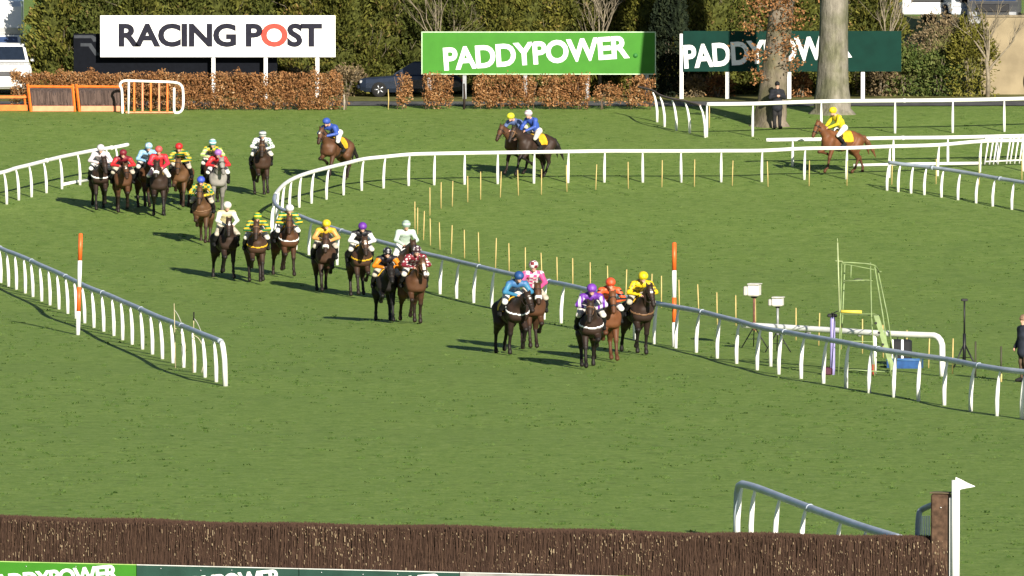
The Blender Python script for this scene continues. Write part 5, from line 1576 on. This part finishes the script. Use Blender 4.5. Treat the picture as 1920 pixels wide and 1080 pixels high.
def silk(name, c, sleeve=None, pat=None, c2=None, spat=None, sc2=None):
    """racing silks: body and sleeve colours, each with an optional pattern"""
    key = 'silk_' + name
    if key in MATS: return MATS[key]
    m, nt, b_ = nodes_of(key); N, L = nt.nodes, nt.links
    tc = N.new('ShaderNodeTexCoord')
    def pattern(pt):
        if pt == 'hoops' or pt == 'stripes' or pt == 'chevron':
            s = N.new('ShaderNodeSeparateXYZ'); L.new(tc.outputs['Object'], s.inputs[0])
            k = N.new('ShaderNodeMath'); k.operation = 'MULTIPLY'; k.inputs[1].default_value = {'hoops': 55, 'stripes': 48, 'chevron': 40}[pt]
            if pt == 'chevron':
                ab = N.new('ShaderNodeMath'); ab.operation = 'ABSOLUTE'; L.new(s.outputs[0], ab.inputs[0])
                ad = N.new('ShaderNodeMath'); ad.operation = 'ADD'; L.new(ab.outputs[0], ad.inputs[0]); L.new(s.outputs[2], ad.inputs[1]); L.new(ad.outputs[0], k.inputs[0])
            else: L.new(s.outputs[2 if pt == 'hoops' else 0], k.inputs[0])
            q = N.new('ShaderNodeMath'); q.operation = 'SINE'; L.new(k.outputs[0], q.inputs[0])
            g_ = N.new('ShaderNodeMath'); g_.operation = 'GREATER_THAN'; g_.inputs[1].default_value = .1; L.new(q.outputs[0], g_.inputs[0]); return g_.outputs[0]
        if pt == 'check':
            x = N.new('ShaderNodeTexChecker'); x.inputs['Scale'].default_value = 11; x.inputs[1].default_value = (1, 1, 1, 1); x.inputs[2].default_value = (0, 0, 0, 1); L.new(tc.outputs['Object'], x.inputs['Vector']); return x.outputs['Fac']
        v_ = N.new('ShaderNodeTexVoronoi'); v_.inputs['Scale'].default_value = 11 if pt == 'spots' else 8; v_.inputs['Randomness'].default_value = .35; L.new(tc.outputs['Object'], v_.inputs['Vector'])
        g_ = N.new('ShaderNodeMath'); g_.operation = 'LESS_THAN'; g_.inputs[1].default_value = .38; L.new(v_.outputs['Distance'], g_.inputs[0]); return g_.outputs[0]
    def colour(a, pt, bb):
        x = N.new('ShaderNodeMix'); x.data_type = 'RGBA'; x.inputs[6].default_value = rgba([v * .82 for v in a]); x.inputs[7].default_value = rgba([v * .82 for v in (bb or a)]); x.inputs[0].default_value = 0
        if pt: L.new(pattern(pt), x.inputs[0])
        return x.outputs[2]
    bc = colour(c, pat, c2); scol = colour(sleeve or c, spat if sleeve else pat, sc2 if sleeve else c2)
    a = N.new('ShaderNodeAttribute'); a.attribute_name = 'sleeve'
    x = N.new('ShaderNodeMix'); x.data_type = 'RGBA'; L.new(a.outputs['Fac'], x.inputs[0]); L.new(bc, x.inputs[6]); L.new(scol, x.inputs[7])
    L.new(x.outputs[2], b_.inputs['Base Color'])
    b_.inputs['Roughness'].default_value = .48; set_spec(b_, .35)
    n = N.new('ShaderNodeTexNoise'); n.inputs['Scale'].default_value = 14; n.inputs['Detail'].default_value = 3; L.new(tc.outputs['Object'], n.inputs['Vector'])
    bp = N.new('ShaderNodeBump'); bp.inputs['Strength'].default_value = .5; bp.inputs['Distance'].default_value = .03; L.new(n.outputs[0], bp.inputs['Height']); L.new(bp.outputs[0], b_.inputs['Normal'])
    MATS[key] = m
    return m
Wt, Yl, Pu, Gr, Rd, Bl, Lb, Or, Pk, Mr, Go, Mi, Bk, Cr = (.76, .76, .74), (.80, .56, .015), (.15, .035, .34), (.012, .16, .055), (.58, .03, .035), (.045, .10, .42), (.30, .52, .68), (.72, .11, .03), (.62, .08, .24), (.20, .018, .03), (.70, .45, .03), (.52, .64, .54), (.014, .014, .018), (.70, .62, .34)

# px, py of the hooves, heading, pose, coat, tack options, rider pose, silks, cap, label of horse, label of rider
RIDERS = [
 (186, 398, 6, 1, 'dark', 'Lw', 'crouch', ('a1', (.70, .62, .66), None, None, None), ('c1', (.74, .68, .72)), 'dark brown racehorse at the far left of the field with pale chest strap', 'jockey in pale pinkish white silks and cap at the far left of the field'),
 (229, 402, 4, 6, 'bay', '', 'low', ('a2', Mr, Rd, None, None), ('c2', Mr), 'bay racehorse second from the left of the rear group', 'jockey in dark maroon silks and maroon cap in the rear group'),
 (272, 394, 12, 2, 'bay', '', 'crouch', ('a3', Lb, None, 'spots', (.15, .30, .55)), ('c3', Lb, 'spots', (.72, .78, .8)), 'bay racehorse half hidden under the light blue jockey', 'jockey in spotted light blue silks and pale blue cap'),
 (297, 410, 2, 5, 'dark', 'Ny', 'upright', ('a4', Rd, (.70, .03, .06), None, None), ('c4', (.60, .10, .09)), 'dark racehorse with white sheepskin noseband in the rear group', 'jockey in bright red silks and faded red cap beside the light blue jockey'),
 (340, 392, -6, 8, 'tan', '', 'crouch', ('a5', Gr, Go, 'hoops', Go, 'hoops', Gr), ('c5', (.60, .025, .025)), 'light bay racehorse under the green and gold jockey with a red cap', 'jockey in green and gold silks with a red cap'),
 (398, 387, 2, 1, 'brown', '', 'crouch', ('a6', Go, Cr, 'check', Gr, 'hoops', (.3, .5, .1)), ('c6', (.10, .36, .38), 'hoops', (.68, .76, .76)), 'brown racehorse hidden behind the pale grey one', 'jockey in yellow and green silks with a teal and white cap'),
 (407, 402, 4, 4, 'grey', '', 'low', ('a7', Rd, None, None, None), ('c7', (.36, .16, .48)), 'pale grey racehorse behind the blue capped jockey', 'jockey in plain red silks with a lilac purple cap'),
 (380, 459, -4, 0, 'tan', 'Fs', 'crouch', ('a8', Gr, None, 'check', Go), ('c8', (.06, .10, .55)), 'bay racehorse with black foreleg alone ahead of the rear group', 'jockey in green and yellow silks with a royal blue cap'),
 (488, 369, 8, 5, 'brown', 'y', 'crouch', ('a9', Wt, None, 'spots', (.10, .22, .14)), ('c9', Wt, 'hoops', (.10, .14, .12)), 'brown racehorse running alone outside the bend of the rail', 'jockey in white silks with dark marks running alone outside the bend'),
 (630, 341, -30, 0, 'bay', 'y', 'crouch', ('a10', Bl, None, None, None), ('c10', Bl), 'bay racehorse turning into the bend alone under a blue jockey', 'jockey all in royal blue with a blue cap turning into the bend'),
 (978, 331, -36, 3, 'bay', '', 'crouch', ('a11', (.14, .20, .42), None, None, None), ('c11', (.72, .72, .04)), 'bay racehorse on the far side of the pair at the back', 'jockey in dull blue silks with a bright yellow cap'),
 (1004, 337, -44, 2, 'dark', 'y', 'upright', ('a12', Bl, None, None, None), ('c12', Wt, 'hoops', (.55, .4, .45)), 'dark racehorse with yellow cloth on the near side of the pair at the back', 'jockey in royal blue silks with a white cap'),
 (1578, 328, -58, 0, 'chestnut', 'y', 'upright', ('a13', (.74, .62, .02), None, None, None), ('c13', (.74, .62, .02)), 'chestnut racehorse last of the field at the far right', 'jockey in yellow silks last of the field at the far right'),
 (421, 526, 14, 7, 'dark', 'w', 'upright', ('a14', Cr, (.74, .74, .66), None, None), ('c14', (.74, .72, .62)), 'dark racehorse leading the middle group on its left', 'jockey in cream and pale yellow silks with a cream cap'),
 (479, 533, 6, 5, 'brown', 'Yyf', 'low', ('a15', Gr, Gr, 'hoops', Go, 'hoops', Go), ('c15', (.62, .56, .02), 'hoops', (.05, .25, .06)), 'brown racehorse under the green and gold jockey with a yellow cap', 'jockey in green and gold hoops with a yellow and green cap'),
 (534, 521, 14, 7, 'bay', 'Ly', 'crouch', ('a16', Gr, Gr, 'hoops', Go, 'hoops', Go), ('c16', (.72, .72, .72)), 'bay racehorse with pale chest strap close to the bend post', 'jockey in green and gold hoops with a white cap'),
 (607, 549, 8, 3, 'brown', 'N', 'crouch', ('a17', Go, (.70, .34, .10), 'hoops', (.66, .36, .02), None, None), ('c17', (.76, .58, .02)), 'brown racehorse with white sheepskin noseband and dark legs', 'jockey all in golden yellow with a yellow cap in the middle group'),
 (673, 558, 10, 2, 'brown', 'Yys', 'crouch', ('a18', Bk, Wt, None, None, None, None), ('c18', Pu), 'brown racehorse with yellow cloth right of the golden jockey', 'jockey in black silks with white sleeves and a purple cap'),
 (758, 566, 10, 1, 'brown', '', 'upright', ('a19', Mi, None, None, None), ('c19', Mi, 'hoops', (.28, .38, .32)), 'racehorse almost hidden behind the black and bay pair', 'jockey in pale mint silks with a hooped mint cap'),
 (722, 605, 6, 8, 'black', 'y', 'low', ('a20', (.016, .014, .02), (.72, .22, .01), None, None, None, None), ('c20', Bk, 'spots', (.4, .4, .42)), 'black racehorse left of the white faced bay', 'jockey in black silks with orange sleeves and a black cap'),
 (774, 608, 10, 4, 'bay', 'By', 'crouch', ('a21', Mr, None, 'spots', (.68, .60, .60)), ('c21', (.05, .02, .03), 'spots', (.6, .55, .55)), 'bay racehorse with white face beside the black horse', 'jockey in dark maroon silks with pale spots beside the mint jockey'),
 (959, 667, 18, 6, 'dark', 'Ly', 'crouch', ('a22', (.05, .16, .36), (.05, .22, .38), None, None), ('c22', (.02, .08, .26)), 'dark racehorse with white chest strap left of the leaders', 'jockey in mid blue silks with a navy blue cap'),
 (997, 658, 8, 2, 'bay', 'N', 'upright', ('a23', Pk, Pk, 'check', Wt, None, None), ('c23', Wt, 'check', Mr), 'bay racehorse with pale noseband beside the blue jockey', 'jockey in pink silks with a white and maroon checked cap'),
 (1106, 692, 4, 3, 'dark', 'Lw', 'crouch', ('a24', Pu, (.62, .56, .68), None, None, 'stripes', Pu), ('c24', (.20, .05, .42)), 'dark brown racehorse in front of the whole field', 'jockey in purple silks with white striped sleeves and a purple cap'),
 (1138, 679, 8, 0, 'chestnut', 'y', 'crouch', ('a25', Or, Or, None, None, 'hoops', Bk), ('c25', (.72, .09, .03)), 'chestnut racehorse between the purple and yellow jockeys', 'jockey in orange silks with black hooped sleeves and an orange cap'),
 (1196, 667, 12, 4, 'dark', 'Fy', 'crouch', ('a26', Yl, None, 'spots', (.16, .10, .01)), ('c26', (.78, .62, .01)), 'dark racehorse nearest the right rail among the leaders', 'jockey in yellow silks with dark spots and a yellow cap'),
]
def arr(v): return Vector((v[1], -v[0], v[2]))
for i, (px, py, hdg, pi, coat, opt, jp, sk, cp_, hl, jl) in enumerate(RIDERS):
    D, J = pose(pi), JD[jp]
    loc = P(px, py) + Vector((0, .45, 0)); loc.z = g(loc.x, loc.y)
    root = thing('racehorse', hl, 'horse', loc, R(hdg), 'racehorses in the race')
    cc, pc = COATS[coat]
    root.scale = (1.10, 1, 1); k = rnd.uniform(.85, 1.15)
    cm = coat_mat(f'coat_{i}', tuple(v * k for v in cc), pc, .9 if 'B' in opt else 0, .9 if i % 4 == 1 else 0)
    hair = hair_grey if coat == 'grey' else hair_brown if coat == 'chestnut' else hair_black
    obj('body', D['body'], cm, root)
    obj('mane', D['mane'], hair, root); obj('tail', D['tail'], hair, root)
    obj('saddle_cloth', D['saddle_cloth'], cloth_yellow if ('y' in opt or 'Y' in opt) else cloth_white if i % 3 == 0 else cloth_black, root)
    obj('saddle', D['saddle'], leather, root)
    if D['girth']: obj('girth', D['girth'], leather, root)
    if D['bridle']: obj('bridle', D['bridle'], cloth_white if 'W' in opt else leather_tan if i % 3 == 2 else leather, root)
    if 'N' in opt: obj('noseband', D['sheepskin'], fleece, root)
    else: obj('noseband', D['noseband'], cloth_white if 'W' in opt else leather, root)
    if any(q in opt for q in 'LYF'): obj('breast_strap', D['breast_strap'], cloth_yellow if 'Y' in opt else leather_tan if 'F' in opt else cloth_white, root)
    for q in D['eye_pos']:
        e = obj('eye', eye_me, eye_m, root); e.location = arr(q)
    hz = np.array((0, 0, D['dz']))
    mb = MB()
    for q, h_ in zip(D['bit'], J['hands']):
        a, b_ = arr(q), arr(h_ + hz); mb.tube([a, (a + b_) / 2 - Vector((0, 0, .05)), b_], .011, 5)
    mb.build('reins', leather, root)
    sk = tuple(sk) + (None,) * (7 - len(sk)); cp_ = tuple(cp_) + (None,) * (4 - len(cp_))
    jr = thing('person', jl, 'person', loc + Vector((0, 0, D['dz'])), R(hdg), 'jockeys riding in the race')
    jr.scale = (1.13, 1, 1)
    obj('body', J['body'], skin, jr)
    obj('jacket', J['jacket'], silk(*sk), jr)
    obj('breeches', J['breeches'], breeches_m[i % 3], jr)
    obj('boot', J['bootL'], black_rubber, jr); obj('boot', J['bootR'], black_rubber, jr)
    cpo = obj('cap', J['cap'], silk(cp_[0], cp_[1], None, cp_[2], cp_[3]), jr)
    obj('goggles', J['goggles'], goggle_m, cpo)

# ------------------------------------------------------------------ people standing
def stander(label, loc, rz, coat_m, leg_m, cap_m, arms, hair_m, scarf=None):
    B = Body(.017, .04)
    B.cap((0, 0, .98), (.01, 0, 1.22), .145, .150, 1.15, 'torso').cap((.01, 0, 1.22), (.0, 0, 1.40), .15, .135, 1.25, 'torso')
    for s in (1, -1):
        B.cap((0, 0, 1.42), (0, s * .19, 1.41), .09, .068, 1, 'torso')
        el, wr = (np.array(v) * np.array((1, s, 1)) for v in arms)
        B.cap((0, s * .20, 1.40), el, .066, .054, 1, 'arm').cap(el, wr, .052, .036, 1, 'arm')
        d = wr - el; hand(B, wr, d, (1, 0, .2), -s)
        B.cap((0, s * .09, .98), (.02, s * .10, .53), .105, .068, 1, 'leg').cap((.02, s * .10, .53), (-.01, s * .105, .11), .064, .044, 1, 'leg')
        B.chain([(-.02, s * .105, .075), (.08, s * .115, .055), (.17, s * .125, .045)], [.052, .048, .038], 1, 'shoe')
    B.cap((0, 0, 1.46), (.02, 0, 1.56), .062, .055, 1, 'neck')
    q = head(B, (.025, 0, 1.655), (1, 0, -.08))
    root = thing('person', label, 'person', loc, rz)
    obj('body', np_mesh('body', *B.surface()), skin, root)
    S_ = Body(.017, .04); S_.c = list(B.c)
    S_.cap((0, 0, .98), (0, 0, .80), .16, .175, 1.12, 'torso')
    obj('coat', np_mesh('coat', *S_.surface(.018, ('torso', 'arm'))), coat_m, root)
    obj('trousers', np_mesh('trousers', *B.surface(.016, ('leg',))), leg_m, root)
    Vb, Fb = B.surface(.008, ('shoe',))
    for s in (1, -1):
        k = (Vb[Fb].mean(1)[:, 1] * s) > 0; f_ = Fb[k]; us, inv = np.unique(f_, return_inverse=True); obj('shoe', np_mesh('shoe', Vb[us], inv.reshape(f_.shape)), black_rubber, root)
    C = Body(.0155, .03); C.cap(q(-.02, 0, .055), q(.02, 0, .055), .104, .10, .9, '')
    if cap_m is not hair_m: 
        for b_ in (-.04, 0, .04): C.cap(q(.09, b_, .05), q(.145, b_, .035), .014, .010, 1, '', .02)
    obj('cap' if cap_m is not hair_m else 'hair', np_mesh('cap', *C.surface()), cap_m, root)
    if scarf:
        Z = Body(.0155, .02); Z.cap((0, 0, 1.475), (.01, 0, 1.50), .082, .078, 1.1, ''); obj('collar', np_mesh('collar', *Z.surface()), scarf, root)
    return root
coat_dark = mat('coat_dark', (.016, .017, .022), .8, .2, var=.25, scale=9)
coat_navy = mat('coat_navy', (.022, .026, .038), .8, .2, var=.25, scale=9)
trous = mat('trousers_dark', (.020, .019, .020), .8, .2, var=.25, scale=9)
trous_brown = mat('trousers_brown', (.11, .075, .05), .85, .2, var=.2, scale=9)
pq = P(1457, 241)
o_ = stander('person in dark coat and trousers with folded arms before the left trunk', pq, R(12), coat_dark, trous, mat('cap_black', (.012, .012, .014), .8, .2), ((.05, .28, 1.18), (.20, .06, 1.24)), None)
o_.scale = (1.04, 1.04, 1.04)
pq = P(1921, 716)
stander('person in dark jacket and tweed cap at the right edge of the picture', pq, R(-55), coat_navy, trous_brown, mat('cap_tweed', (.20, .13, .085), .9, .1, var=.3, scale=20), ((-.05, .27, 1.14), (.08, .30, .92)), None, cloth_white)
